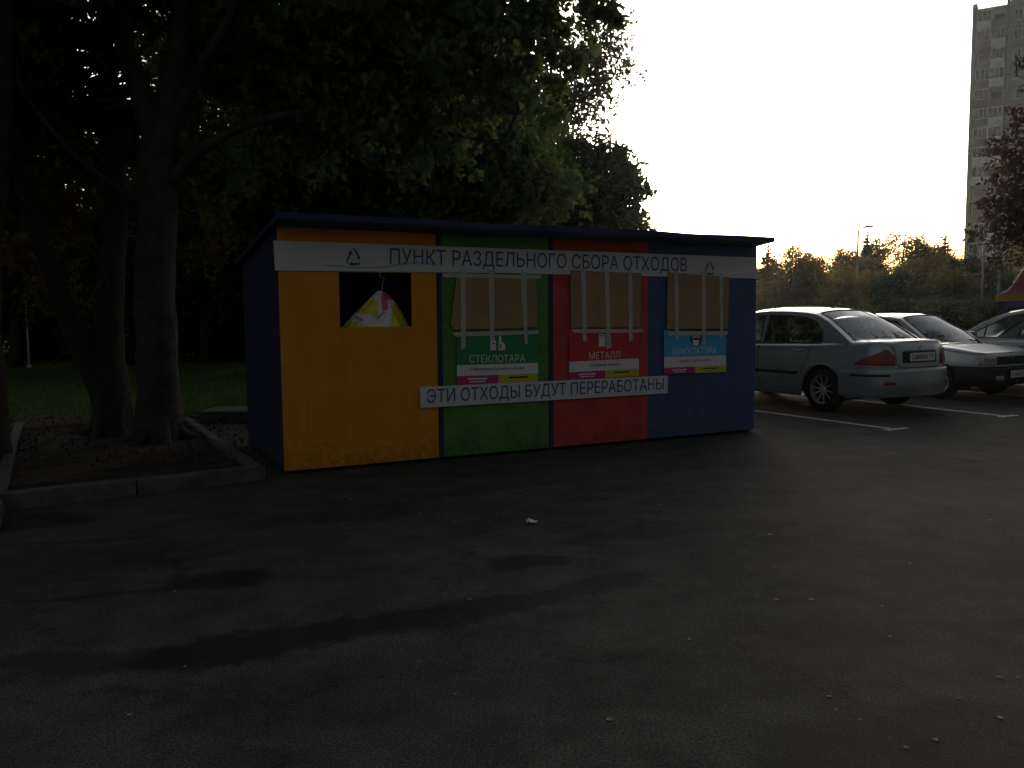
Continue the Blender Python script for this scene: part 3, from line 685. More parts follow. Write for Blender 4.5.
    def cabin(s, outline, wb, tumble, zb, wins, splits, bow=(.10, .06), glass=None):
        """outline: (x,z,kind) from the windscreen foot over the roof to the rear foot; kind W windscreen, R roof, B rear glass"""
        yy = lambda z: wb - tumble*(z-zb)
        M = 16; bm = bmesh.new(); rows = []; kinds = []
        O = []
        for (a, b) in zip(outline, outline[1:]):
            m = 5
            for k in range(m): O.append((lerp(a[0], b[0], k/m), lerp(a[1], b[1], k/m), a[2]))
        O.append((outline[-1][0], outline[-1][1], outline[-2][2]))
        # smooth the z/x a bit inside the roof
        n = len(O); xm0, xm1 = outline[0][0], outline[-1][0]
        for i, (x, z, kd) in enumerate(O):
            y = yy(z)-.012; row = []
            tt = (x-xm1)/(xm0-xm1); bw = bow[0]*max(0, (tt-.55)/.45) - bow[1]*max(0, (.45-tt)/.45)
            cr_ = .055*max(0, min(1, (z-zb)/.35))
            for k in range(M+1):
                u = -1+2*k/M; row.append(bm.verts.new((x+bw*(1-u*u), y*u, z+cr_*(1-abs(u)**2.6))))
            rows.append(row)
        faces_g = []
        for i in range(n-1):
            kd = O[i][2]; first = i == 0 or (O[i-1][2] != kd); last = i == n-2 or (O[i+1][2] != kd)
            for k in range(M):
                f = bm.faces.new((rows[i][k], rows[i][k+1], rows[i+1][k+1], rows[i+1][k]))
                if kd in 'WB' and 1 <= k < M-1: f.material_index = 1
        bmesh.ops.recalc_face_normals(bm, faces=bm.faces)
        # separate the glass
        for kd, nm in (('W', 'windscreen'), ('B', 'rear_window')):
            g = bmesh.new(); mp = {}
            for f in bm.faces:
                if f.material_index == 1:
                    xc = sum(v.co.x for v in f.verts)/4
                    if (kd == 'W') == (xc > (xm0+xm1)/2):
                        vs = []
                        for v in f.verts:
                            if v not in mp: mp[v] = g.verts.new(v.co)
                            vs.append(mp[v])
                        g.faces.new(vs)
            o = bm_obj(nm, g, glass or M_glass, s.root, True); s.__dict__[nm] = o
        bmesh.ops.delete(bm, geom=[f for f in bm.faces if f.material_index == 1], context='FACES')
        o = bm_obj('roof', bm, s.paint, s.root, True)
        # dark rubber round the screens
        for kd in 'WB':
            idx = [i for i in range(n) if O[min(i, n-2)][2] == kd or (i > 0 and O[i-1][2] == kd)]
            i0, i1 = idx[0], idx[-1]; 
            def pt(i, k):
                x, z, _ = O[i]; y = yy(z)-.012; tt = (x-xm1)/(xm0-xm1); bw = bow[0]*max(0, (tt-.55)/.45) - bow[1]*max(0, (.45-tt)/.45); cr_ = .055*max(0, min(1, (z-zb)/.35)); u = -1+2*k/M
                return Vector((x+bw*(1-u*u), y*u, z+cr_*(1-abs(u)**2.6)))
            path = [pt(i0, k) for k in range(1, M)] + [pt(i, M-1) for i in range(i0, i1+1)] + [pt(i1, k) for k in range(M-1, 0, -1)] + [pt(i, 1) for i in range(i1, i0-1, -1)]
            b2 = bmesh.new(); tube(b2, path, .012, 6); bm_obj('screen_seal', b2, M_plast, s.root, True)
        # sides
        for sg in (1, -1):
            loops = [[(x, z) for x, z, _ in O]+[(x, zb-.03) for x in np.linspace(xm1, xm0, 10)]] + wins
            b3 = bmesh.new(); edges = []
            for lp in loops:
                vs = [b3.verts.new((p[0], yy(p[1])*sg, p[1])) for p in lp]; edges += [b3.edges.new((vs[i], vs[(i+1) % len(vs)])) for i in range(len(vs))]
            bmesh.ops.triangle_fill(b3, edges=edges, use_beauty=True)
            ext = bmesh.ops.extrude_face_region(b3, geom=b3.faces[:])
            for g in ext['geom']:
                if isinstance(g, bmesh.types.BMVert): g.co.y -= .035*sg
            bm_obj('side_frame', b3, s.paint, s.root, bevel=.008)
            for wn in wins:
                b4 = bmesh.new(); vs = [b4.verts.new((p[0], (yy(p[1])-.018)*sg, p[1])) for p in wn]; b4.faces.new(vs)
                bm_obj('side_window', b4, glass or M_glass, s.root)
                b5 = bmesh.new(); tube(b5, [(p[0], (yy(p[1])-.004)*sg, p[1]) for p in wn+[wn[0]]], .011, 6); bm_obj('window_seal', b5, M_plast, s.root)
            for (xa, xb_, za, zc) in splits:
                b6 = bmesh.new(); tube(b6, [(xa, (yy(za)-.006)*sg, za), (xb_, (yy(zc)-.006)*sg, zc)], .014, 6); bm_obj('window_divider', b6, M_plast, s.root)
    def wheels(s, r, track, kind):
        for xa in s.arches:
            for sg in (1, -1):
                wl = empty('wheel'); wl.parent = s.root; wl.location = (xa[0], track*sg, r)
                W = .19; bm = bmesh.new(); prof = [(r*.66, -W/2), (r*.9, -W/2), (r*.975, -W/2+.02), (r, -W/2+.05), (r, W/2-.05), (r*.975, W/2-.02), (r*.9, W/2), (r*.66, W/2)]
                n = 40; rg = []
                for k in range(n):
                    a = 2*math.pi*k/n; rg.append([bm.verts.new((q*math.cos(a), yv, q*math.sin(a))) for q, yv in prof])
                for k in range(n):
                    A, B = rg[k], rg[(k+1) % n]
                    for j in range(len(prof)-1): bm.faces.new((A[j], A[j+1], B[j+1], B[j]))
                bm_obj('tyre', bm, M_rub, wl, True)
                bm = bmesh.new(); R0 = r*.68; yo = (W/2-.02)*sg
                def ring(r0, r1, y0, y1, mi):
                    g = []
                    for k in range(n):
                        a = 2*math.pi*k/n; c, d = math.cos(a), math.sin(a); g.append([bm.verts.new(v) for v in ((r0*c, y0, r0*d), (r1*c, y1, r1*d))])
                    for k in range(n): f = bm.faces.new((g[k][0], g[k][1], g[(k+1) % n][1], g[(k+1) % n][0])); f.material_index = mi
                ring(R0, R0*.93, yo+.008*sg, yo+.004*sg, 0); ring(R0*.93, R0*.9, yo+.004*sg, yo-.07*sg, 0); ring(R0*.9, .001, yo-.07*sg, yo-.07*sg, 1)
                if kind == 'spoke':
                    for k in range(10):
                        a = 2*math.pi*(k+.25)/10 + (.03 if k % 2 else -.03); Mx = Matrix.Rotation(-a, 4, 'Y')
                        v = [(.03, -.012), (R0*.95, -.007), (R0*.95, .007), (.03, .012)]
                        A = [bm.verts.new(Mx @ Vector((x, yo-.006*sg - (0.0 if x > .1 else .012*sg), z))) for x, z in v]; B = [bm.verts.new(Mx @ Vector((x, yo-.035*sg, z))) for x, z in v]
                        bm.faces.new(A); bm.faces.new(B[::-1])
                        for q in range(4): bm.faces.new((A[q], A[(q+1) % 4], B[(q+1) % 4], B[q]))
                    ring(.052, .04, yo-.02*sg, yo-.006*sg, 0); ring(.04, .001, yo-.006*sg, yo-.004*sg, 0)
                else:
                    ring(R0*.93, R0*.62, yo-.01*sg, yo-.03*sg, 0); ring(R0*.62, R0*.5, yo-.03*sg, yo-.05*sg, 1); ring(R0*.5, R0*.22, yo-.05*sg, yo-.01*sg, 0); ring(R0*.22, .001, yo-.01*sg, yo-.006*sg, 0)
                bm_obj('rim', bm, [M_rim if kind == 'spoke' else M_steel, M_gap], wl)
    def seats(s, xf, xr, zs):
        for y in (.36, -.36):
            bm = bmesh.new(); bx(bm, xf-.12, xf+.02, y-.24, y+.24, zs-.12, zs+.16); bx(bm, xf-.14, xf-.04, y-.13, y+.13, zs+.2, zs+.36); bm_obj('seat', bm, M_seat, s.root, bevel=.04)
        bm = bmesh.new(); bx(bm, xr-.12, xr, -.6, .6, zs-.15, zs+.08)
        for y in (.38, -.38): bx(bm, xr-.12, xr-.04, y-.12, y+.12, zs+.09, zs+.22)
        bm_obj('rear_seat', bm, M_seat, s.root, bevel=.03)
    def plate(s, end, z, text, yoff=0.0, off=.012, tilt=0.0, w_=.52):
        sx = 1 if end == 'front' else -1
        p = s.surf(s.afront(0.001) if end == 'front' else 0.001, z, off); e = empty('number_plate'); e.parent = s.root
        e.location = (p.x, yoff, z); e.rotation_euler = (0, tilt*sx, math.pi if sx < 0 else 0)
        bm = bmesh.new(); bx(bm, -.008, .0, -w_/2-.012, w_/2+.012, -.068, .068); bm_obj('plate_frame', bm, M_plast, e)
        bm = bmesh.new(); bx(bm, .001, .004, -w_/2, w_/2, -.056, .056); bm_obj('plate_face', bm, M_plate, e)
        c = bpy.data.curves.new('plate_lettering', 'FONT'); c.body = text; c.size = .1; c.offset = .001
        t = bpy.data.objects.new('t', c); col.objects.link(t); bpy.context.view_layer.update(); me = bpy.data.meshes.new_from_object(t); bpy.data.objects.remove(t)
        co = np.empty(len(me.vertices)*3, np.float32); me.vertices.foreach_get('co', co); co = co.reshape(-1, 3); lo, hi = co.min(0), co.max(0)
        q = (co-lo)/(np.maximum(hi-lo, 1e-6)); new = np.c_[np.full(len(q), .006), -w_*.44+q[:, 0]*w_*.88, -.036+q[:, 1]*.072].astype(np.float32)
        me.vertices.foreach_set('co', new.ravel()); me.update(); me.materials.clear(); me.materials.append(M_black)
        o = bpy.data.objects.new('plate_lettering', me); col.objects.link(o); o.parent = e
    def mirror(s, x, y, z):
        for sg in (1, -1):
            bm = bmesh.new(); bx(bm, x-.07, x+.05, y, y+.17, z-.06, z+.06) ; bx(bm, x-.02, x+.03, y-.06, y+.01, z-.03, z)
            if sg < 0:
                for v in bm.verts: v.co.y *= -1
            bm_obj('mirror', bm, s.mirror_mat if hasattr(s, 'mirror_mat') else s.paint, s.root, bevel=.03)
    def handle(s, x, z, sg, m=None):
        bm = bmesh.new(); a = s.ax(x, sg); b = s.ax(x-.18, sg)
        tube(bm, [s.surf(a, z, .0), s.surf(lerp(a, b, .15), z, .028), s.surf(lerp(a, b, .85), z, .028), s.surf(b, z, .0)], .013, 8); bm_obj('door_handle', bm, m or s.paint, s.root, True)

# --- silver sedan seen from behind
H1 = Vector((pd.x*-1, pd.y*-1, 0)).normalized(); a1 = math.atan2(H1.y, H1.x)
LT = Vector((-H1.y, H1.x, 0))
wp_ = gnd(829, 411.5)
ax1 = wp_ - LT*.80
org1 = ax1 + H1*1.25
sed = empty('parked_sedan', (org1.x, org1.y, 0), a1); tag(sed, 'silver saloon car parked with its tail towards the yard, beside the booth', 'car', 'cars in the parking row')
c = Car(sed, [(-2.25, 0), (-2.235, .35), (-2.17, .6), (-2.03, .755), (-1.8, .815), (-1.25, .848), (0, .855), (1.0, .85), (1.6, .825), (1.95, .74), (2.14, .57), (2.22, .3), (2.24, 0)],
    [(-2.25, .985), (-2.1, 1.0), (-1.6, .995), (-1.0, .955), (0, .925), (1.0, .915), (1.5, .86), (2.0, .74), (2.25, .66)],
    [(-2.25, .27), (-1.7, .22), (0, .19), (1.7, .2), (2.25, .24)], [(1.35, .31), (-1.25, .31)], .355, M_silver,
    [(.18, -.05), (.3, -.012), (.45, 0), (.62, .004), (.7, -.006), (.8, -.012), (.9, -.03), (1.0, -.06)],
    [(.2, -.08), (.35, 0), (.5, 0), (.66, -.05), (.9, -.1)], [(.25, -.08), (.4, -.02), (.6, -.03), (.75, -.04), (.9, -.055), (1.0, -.085)], .025, cab=(-1.3, 1.1))
c.cabin([(1.38, .915, 'W'), (.95, 1.15, 'W'), (.52, 1.365, 'R'), (.3, 1.405, 'R'), (0, 1.425, 'R'), (-.4, 1.42, 'R'), (-.75, 1.40, 'R'), (-.95, 1.372, 'B'), (-1.18, 1.28, 'B'), (-1.42, 1.145, 'B'), (-1.68, .99, 'B')], .80, .40, .92,
    [[(1.02, .955), (.93, 1.03), (.45, 1.32), (.3, 1.345), (.03, 1.36), (-.01, .95)], [(-.09, .95), (-.06, 1.36), (-.4, 1.35), (-.80, 1.325), (-1.0, 1.26), (-1.14, 1.13), (-1.20, 1.0), (-1.18, .96)]],
    [(-.88, -.80, .955, 1.325)])
c.wheels(.31, .745, 'spoke'); c.seats(.1, -.85, .92)
# bumper, lamps, trim
c.patch('rear_bumper', -1.30, 1.30, lambda t: .25, lambda t: .60+.03*math.cos((t-.5)*2.6), .034, M_silver, 60, 8, .05)
for sg in (1, -1):
    c.patch('tail_lamp', .50*sg, 1.07*sg, lambda t: .675+.012*t, lambda t: lerp(.90, .715, max(0, (t-.22)/.78)**1.1) if t > .22 else lerp(.80, .90, t/.22), .018, M_tail, 26, 8, .03)
    c.patch('reversing_lamp', .56*sg, 1.02*sg, .655, .680, .022, M_clear, 12, 2, .03)
    c.patch('bumper_strip', .60*sg, 1.12*sg, .535, .565, .043, M_plast, 16, 2, .012)
    c.patch('reflector', .52*sg, .68*sg, .425, .465, .043, M_tail, 8, 2, .012)
    c.patch('side_moulding', c.ax(-.82, sg), c.ax(1.0, sg), .50, .545, .014, M_plast, 30, 2, .016)
    A = c.ax
    c.seam([(A(-.02, sg), .93), (A(-.04, sg), .26)]); c.seam([(A(1.02, sg), .9), (A(.98, sg), .26)]); c.seam([(A(-1.02, sg), .95), (A(-1.0, sg), .78), (A(-.9, sg), .6), (A(-.86, sg), .3)])
    c.seam([(A(-.86, sg), .27), (A(.98, sg), .27)]); c.handle(.18, .83, sg); c.handle(-.74, .85, sg)
    c.patch('sill_skirt', c.ax(-.86, sg), c.ax(.96, sg), .19, .265, .016, M_silver, 20, 2, .02)
c.seam([(-.50, .90), (-.46, .70), (-.38, .645), (.38, .645), (.46, .70), (.50, .90)], .006)
c.seam([(-.50, .90), (-.60, .975)], .005); c.seam([(.50, .90), (.60, .975)], .005)
c.patch('plate_recess', -.36, .36, .71, .865, .004, M_plast, 20, 4, .02)
c.patch('boot_trim', -.30, .30, .872, .892, .02, M_silver, 20, 2, .03)
c.plate('rear', .79, 'С888ММ 77', off=.028)
bm = bmesh.new(); 
for k in range(3):
    a = 2*math.pi*k/3+math.pi/2; p = c.surf(.001, .925, .006)
    q = [(0, 0), (.022, .012), (.044, 0), (.022, -.012)]; ca, sa = math.cos(a), math.sin(a)
    bm.faces.new([bm.verts.new((p.x-.004, x*ca-y*sa, p.z+x*sa+y*ca)) for x, y in q])
bm_obj('badge', bm, M_chrome, sed)
bm = bmesh.new(); tube(bm, [(-.66, 0, 1.43), (-.70, 0, 1.455), (-.74, 0, 1.46)], [.03, .022, .012], 8); tube(bm, [(-.70, 0, 1.46), (-.98, 0, 1.60)], .004, 6); bm_obj('antenna', bm, M_plast, sed)
c.mirror(.92, .80, 1.0)
sed.scale = (1.035, 1.035, 1.04); sed.location += H1*.14

# --- silver hatchback with black bumper, nose towards the yard
h2 = -H1; a2 = math.atan2(h2.y, h2.x); RT2 = Vector((h2.y, -h2.x, 0))
wq = gnd(940, 398.5); ax2 = wq - RT2*.74; org2 = ax2 - h2*1.23
hat = empty('parked_hatchback', (org2.x, org2.y, 0), a2); tag(hat, 'boxy silver hatchback with black bumper parked nose out between the two other cars', 'car', 'cars in the parking row')
c = Car(hat, [(-1.98, 0), (-1.97, .45), (-1.93, .66), (-1.82, .76), (-1.2, .80), (0, .81), (1.2, .80), (1.75, .775), (1.93, .72), (1.99, .60), (2.01, .3), (2.02, 0)],
    [(-1.98, .86), (-1.6, .89), (-1.0, .895), (0, .89), (.9, .885), (1.4, .85), (2.02, .765)],
    [(-1.98, .3), (-1.7, .24), (0, .2), (1.7, .22), (2.02, .28)], [(1.23, .28), (-1.23, .28)], .33, M_silver2,
    [(.18, -.05), (.3, -.012), (.45, 0), (.6, .004), (.75, -.008), (.9, -.03)],
    [(.2, -.06), (.35, 0), (.5, -.02), (.76, -.04)], [(.25, -.06), (.4, 0), (.6, 0), (.9, -.03)], .02, cab=(-1.6, .85), lower=.56)
c.cabin([(1.02, .885, 'W'), (.7, 1.10, 'W'), (.32, 1.325, 'R'), (.1, 1.355, 'R'), (-.3, 1.365, 'R'), (-.8, 1.35, 'R'), (-1.15, 1.31, 'B'), (-1.45, 1.12, 'B'), (-1.78, .89, 'B')], .76, .36, .885,
    [[(.72, .93), (.66, 1.0), (.27, 1.28), (-.28, 1.31), (-.32, .93)], [(-.42, .93), (-.38, 1.31), (-.95, 1.29), (-1.3, 1.08), (-1.38, .95)]], [(.42, .42, .93, 1.18)], bow=(.08, .04))
c.wheels(.28, .70, 'steel'); c.seats(-.1, -.9, .86)
fb = lambda b: c.afront(b)
def fpatch(name, b0, b1, *a, **k):
    """front patch from signed distance b0 to b1 off the centre line, drawn in two halves when it crosses it"""
    if b0*b1 < 0:
        o1 = c.patch(name, c.afront(max(b1, -b0)), c.afront(1e-4), *a, **k); o2 = c.patch(name, c.afront(-max(b1, -b0)), c.afront(-1e-4), *a, **k)
        me = o1.data; bmj = bmesh.new(); bmj.from_mesh(o1.data); bmj.from_mesh(o2.data); bmj.to_mesh(o1.data); bmj.free(); bpy.data.objects.remove(o2); return o1
    return c.patch(name, c.afront(b0), c.afront(b1), *a, **k)
fpatch('front_bumper', -1.12, 1.12, .26, .53, .09, M_plast, 50, 8, .1)
fpatch('grille', -.42, .42, .585, .715, .008, M_plast, 20, 6, .02)
for k in range(4): fpatch('grille_bar', -.41, .41, .60+.03*k, .61+.03*k, .016, M_plast, 20, 1, .012)
for sg in (1, -1):
    fpatch('headlight', .44*sg, .685*sg, .575, .72, .02, M_clear, 10, 5, .03)
    fpatch('indicator', .70*sg, .80*sg, .575, .715, .016, M_clear, 8, 4, .02)
    fpatch('fog_lamp', .40*sg, .58*sg, .34, .42, .1, M_clear, 8, 3, .02)
    A = c.ax; c.seam([(A(.72, sg), .87), (A(.7, sg), .26)]); c.seam([(A(-.36, sg), .88), (A(-.36, sg), .26)]); c.handle(-.1, .8, sg, M_plast)
    c.patch('side_moulding', A(-.85, sg), A(.85, sg), .48, .56, .018, M_plast, 20, 2, .02)
    c.seam([(c.afront(.70*sg), .755), (A(1.0, sg), .83)], .004)
c.plate('front', .44, 'К746ОР 99', off=.10, w_=.50)
c.mirror_mat = M_plast; c.mirror(.68, .76, .97)
for y0 in (.5, -.12):
    bm = bmesh.new(); tube(bm, [(1.04, y0, .93), (1.0, y0-.1, .945), (.93, y0-.5, .965)], .009, 6); bm_obj('wiper', bm, M_plast, hat)

# --- third car, only its windscreen pillar, mirror and front door in the picture
org3 = gnd(966, 333, .0)
A3 = at(957, 330, 16.1); org3 = Vector((A3.x, A3.y, 0)) - H1*1.35 - LT*.74
sil = empty('parked_car', (org3.x, org3.y, 0), a1); tag(sil, 'pale silver car with a steep windscreen pillar, farthest along the parking row from the booth', 'car', 'cars in the parking row')
c = Car(sil, [(-2.1, 0), (-2.09, .4), (-2.03, .65), (-1.9, .78), (-1.25, .84), (0, .85), (1.2, .84), (1.75, .79), (1.98, .62), (2.06, .3), (2.08, 0)],
    [(-2.1, .95), (-1.2, .96), (0, .93), (1.2, .90), (1.7, .80), (2.08, .68)], [(-2.1, .27), (0, .2), (2.08, .24)], [(1.3, .31), (-1.25, .31)], .36, M_silver2,
    [(.18, -.05), (.3, -.012), (.45, 0), (.62, .004), (.8, -.012), (.95, -.04)], [(.2, -.06), (.4, 0), (.7, -.08)], [(.25, -.06), (.4, 0), (.9, -.04)], .025, cab=(-1.7, 1.1))
c.cabin([(1.45, .895, 'W'), (.95, 1.20, 'W'), (.50, 1.40, 'R'), (.2, 1.455, 'R'), (-.3, 1.475, 'R'), (-.9, 1.45, 'R'), (-1.4, 1.38, 'B'), (-1.65, 1.2, 'B'), (-1.9, .955, 'B')], .79, .38, .92,
    [[(1.08, .965), (1.0, 1.06), (.45, 1.345), (.1, 1.40), (-.05, 1.405), (-.08, .965)], [(-.17, .965), (-.14, 1.41), (-.8, 1.39), (-1.2, 1.32), (-1.3, .99)]], [(.80, .80, .965, 1.16)])
c.wheels(.31, .745, 'steel'); c.seats(.1, -.85, .93); c.mirror(.98, .80, 1.01)
for sg in (1, -1):
    A = c.ax; c.seam([(A(-.08, sg), .92), (A(-.1, sg), .26)]); c.seam([(A(1.05, sg), .9), (A(1.0, sg), .26)]); c.handle(.12, .84, sg); c.handle(-.9, .85, sg)
    c.patch('side_moulding', A(-.85, sg), A(1.0, sg), .50, .55, .014, M_plast, 20, 2, .016)
    c.patch('tail_lamp', .55*sg, .95*sg, .7, .93, .015, M_tail, 12, 4, .03)
    c.patch('headlight', c.afront(.5*sg), c.afront(.95*sg), .58, .70, .015, M_clear, 12, 4, .03)

# ------------------------------------------------------------------ trees
M_bark = mat('bark', (0.035, 0.03, 0.027), 0.95, noise=0.4, nscale=6, bump=1.0, bscale=22)
M_bark2 = mat('grey_bark', (0.042, 0.040, 0.038), 0.95, noise=0.45, nscale=5, bump=1.0, bscale=22)
M_leafA = leaf_mat('leaf_green', (0.06, 0.10, 0.032), (0.10, 0.15, 0.042), (0.17, 0.19, 0.05), 0.6, .5)
M_leafB = leaf_mat('leaf_dark', (0.04, 0.07, 0.026), (0.065, 0.10, 0.034), (0.10, 0.12, 0.038), 0.5, .45)
M_leafR = leaf_mat('leaf_russet', (0.09, 0.055, 0.022), (0.12, 0.075, 0.028), (0.08, 0.10, 0.032), 0.7, .45)
M_leafY = leaf_mat('leaf_olive', (0.10, 0.11, 0.03), (0.18, 0.16, 0.04), (0.24, 0.17, 0.04), 0.4, .6)
M_leafM = leaf_mat('leaf_maple', (0.04, 0.03, 0.014), (0.06, 0.034, 0.015), (0.05, 0.05, 0.02), 0.7, .3)
M_leafO = leaf_mat('leaf_autumn', (0.10, 0.10, 0.03), (0.15, 0.12, 0.035), (0.09, 0.12, 0.035), 0.3, .55)
M_need = leaf_mat('needles', (0.03, 0.045, 0.022), (0.04, 0.055, 0.024), (0.06, 0.065, 0.025), 0.6, .2)

def leaf_verts(C, size, flat=.6, r=rng):
    """kites with random facing; C (n,3), size array"""
    n = len(C); a = r.normal(size=(n, 3)); a /= np.linalg.norm(a, axis=1)[:, None]
    a[:, 2] -= .35; a /= np.linalg.norm(a, axis=1)[:, None]
    b = r.normal(size=(n, 3)); b -= a*(a*b).sum(1)[:, None]; b /= np.linalg.norm(b, axis=1)[:, None]
    s = size[:, None]; v = np.empty((n, 4, 3)); v[:, 0] = C-a*s*.5; v[:, 1] = C+b*s*.24-a*s*.06; v[:, 2] = C+a*s*.5; v[:, 3] = C-b*s*.24-a*s*.06
    return v.reshape(-1, 3)
def crown_points(blobs, nclump, per, spread, shell=.45, r=rng):
    B = np.array([b[:3] for b in blobs]); Rd = np.array([b[3] for b in blobs]); p = Rd**2.3; p /= p.sum()
    i = r.choice(len(B), nclump, p=p); d = r.normal(size=(nclump, 3)); d /= np.linalg.norm(d, axis=1)[:, None]
    rad = Rd[i]*r.uniform(0, 1, nclump)**shell; rad *= 1+.12*np.clip(r.normal(size=nclump), -1.5, 1.5)
    C = B[i]+d*rad[:, None]*np.array([1, 1, .82])
    k = r.integers(max(1, per//2), per*3//2, nclump); C2 = np.repeat(C, k, axis=0); m = len(C2)
    # leaves sit along three short twigs leaving each clump centre
    T = r.normal(size=(nclump, 3, 3)); T[:, :, 2] -= .25; T /= np.linalg.norm(T, axis=2)[:, :, None]
    ci = np.repeat(np.arange(nclump), k); tw = T[ci, r.integers(0, 3, m)]; u = r.uniform(.05, 1, m)
    ln = np.repeat(spread*r.uniform(1.0, 2.2, nclump), k)
    return C2 + tw*(u*ln)[:, None] + np.clip(r.normal(size=(m, 3)), -2, 2)*(spread*.22), C
def limb(bm, pts, r0, r1, n=8, jit=.06):
    P = smooth_path(pts, 5); m = len(P); tube(bm, [p+Vector((random.uniform(-1, 1), random.uniform(-1, 1), 0))*r0*.06 for p in P], [lerp(r0, r1, (k/(m-1))**.8) for k in range(m)], n, True, jit*.5)
def roots(x, y, r, n=6, hgt=.55):
    out = []
    for k in range(n):
        a = 2*math.pi*(k+.3*random.random())/n; c, s = math.cos(a), math.sin(a); l = r*random.uniform(1.35, 1.8)
        out.append(([(x+c*r*.45, y+s*r*.45, hgt), (x+c*r*.72, y+s*r*.72, hgt*.4), (x+c*r*1.0, y+s*r*1.0, .12), (x+c*l*1.1, y+s*l*1.1, .0)], r*.42, r*.16))
    return out
def build_tree(name, label, cat, blobs, limbs, nclump, per, spread, lsize, mleaf, mbark=None, group=None, twigs=60, shell=.45, loc=(0, 0, 0), cname='crown'):
    root = empty(name, loc); tag(root, label, cat, group)
    bm = bmesh.new()
    for pts, r0, r1 in limbs: limb(bm, pts, r0, r1, 12 if r0 > .12 else 7)
    P, C = crown_points(blobs, nclump, per, spread, shell)
    if limbs:
        nodes = [Vector(p) for pts, _, _ in limbs for p in smooth_path(pts, 5)[4:]]
        idx = rng.choice(len(C), min(twigs, len(C)), replace=False)
        for i in idx:
            t = Vector(C[i]); s = min(nodes, key=lambda q: (q-t).length_squared + (4 if q.z > t.z+.3 else 0))
            if (s-t).length > 5: continue
            mid_ = s.lerp(t, .5)+Vector((random.uniform(-.2, .2), random.uniform(-.2, .2), random.uniform(-.05, .3)))
            rr = .012+.008*(s-t).length; tube(bm, smooth_path([s, mid_, t], 3), [rr*1.3]+[rr]*3+[rr*.6]*2+[.006], 5, False)
        bm_obj('trunk', bm, mbark or M_bark, root, True, fix=False)
    else: bm.free()
    sz = lsize*rng.uniform(.6, 1.35, len(P)); me = np_mesh(cname, leaf_verts(P, sz), 4, mleaf)
    o = bpy.data.objects.new(cname, me); col.objects.link(o); o.parent = root
    return root
def copy_tree(root, loc, rz, s, label, group=None):
    r2 = root.copy(); col.objects.link(r2); r2.location = loc; r2.rotation_euler = (0, 0, rz); r2.scale = s if isinstance(s, tuple) else (s, s, s)
    r2['label'] = label
    if group: r2['group'] = group
    elif 'group' in r2: del r2['group']
    for ch in list(root.children):
        c2 = ch.copy(); col.objects.link(c2); c2.parent = r2
    return r2
def blob(px, py, Y, r):
    p = at(px, py, Y); return (p.x, p.y, p.z, r)

# --- the two trees of the earth bed
def tp(px, py, Y): return tuple(at(px, py, Y))
Y1 = gnd(160, 444).y
tr = Y1
limbsA = [([tp(160, 446, Y1), tp(159, 400, Y1), tp(156, 300, Y1), tp(157, 200, Y1), tp(160, 140, Y1)], .255, .2),
    ([tp(158, 150, Y1), tp(140, 90, Y1+.1), tp(118, 20, Y1+.3), tp(100, -80, Y1+.6), tp(80, -200, Y1+1)], .16, .06),
    ([tp(162, 150, Y1), tp(172, 90, Y1), tp(182, 20, Y1-.1), tp(190, -90, Y1-.2), tp(200, -220, Y1-.4)], .17, .07),
    ([tp(165, 140, Y1), tp(190, 90, Y1-.2), tp(218, 40, Y1-.6), tp(250, -20, Y1-1), tp(320, -130, Y1-1.4)], .1, .03),
    ([tp(168, 185, Y1), tp(200, 150, Y1-.1), tp(262, 120, Y1-.1), tp(345, 112, Y1), tp(425, 128, Y1+.2), tp(512, 147, Y1+.4)], .085, .015),
    ([tp(262, 120, Y1-.1), tp(300, 128, Y1+.2), tp(350, 150, Y1+.6), tp(400, 185, Y1+.9)], .035, .01),
    ([tp(200, 60, Y1-.3), tp(290, 30, Y1), tp(400, 20, Y1+.2), tp(500, 5, Y1+.3), tp(600, 30, Y1+.3)], .06, .012),
    ([tp(345, 112, Y1), tp(430, 80, Y1+.2), tp(500, 60, Y1+.3), tp(560, 55, Y1+.2)], .04, .01),
    ([tp(158, 210, Y1), tp(120, 190, Y1-.3), tp(70, 150, Y1-.6), tp(20, 90, Y1-.9)], .06, .015)]
blA = [blob(470, 20, 9.6, 1.15), blob(535, 20, 9.8, .5), blob(400, 60, 10, 1.2), blob(500, 85, 10, .55), blob(556, 78, 10, .24), blob(575, 50, 9.9, .2), blob(560, 112, 10.2, .14), blob(345, 20, 10, 1.2), blob(430, 130, 10.4, .8), blob(270, 70, 11, 1.0), blob(330, 130, 10.8, .8),
       blob(150, -110, 11.6, 1.8), blob(30, 50, 11.2, 1.0), blob(20, 140, 11.2, .9), blob(90, 120, 12, .8), blob(225, 50, 11.8, 1.0), blob(610, 12, 9.8, .22), blob(588, 35, 9.8, .15), blob(572, 62, 10, .2), blob(575, -10, 9.7, .4),
       blob(300, -140, 10, 2.4), blob(100, -220, 10.5, 2.4), blob(480, -110, 9.8, 1.5), blob(250, -320, 10, 2.4), blob(20, -100, 9.5, 1.8), blob(545, 120, 10.3, .28), blob(215, 180, 10.5, .6)]
build_tree('street_tree', 'large forked tree with grey trunk standing in the earth bed beside the booth', 'tree', blA, limbsA+roots(tp(160, 446, Y1)[0], Y1, .27), 6600, 20, .12, .13, M_leafA, M_bark2, twigs=420, shell=.5)
Y2 = gnd(112, 438).y
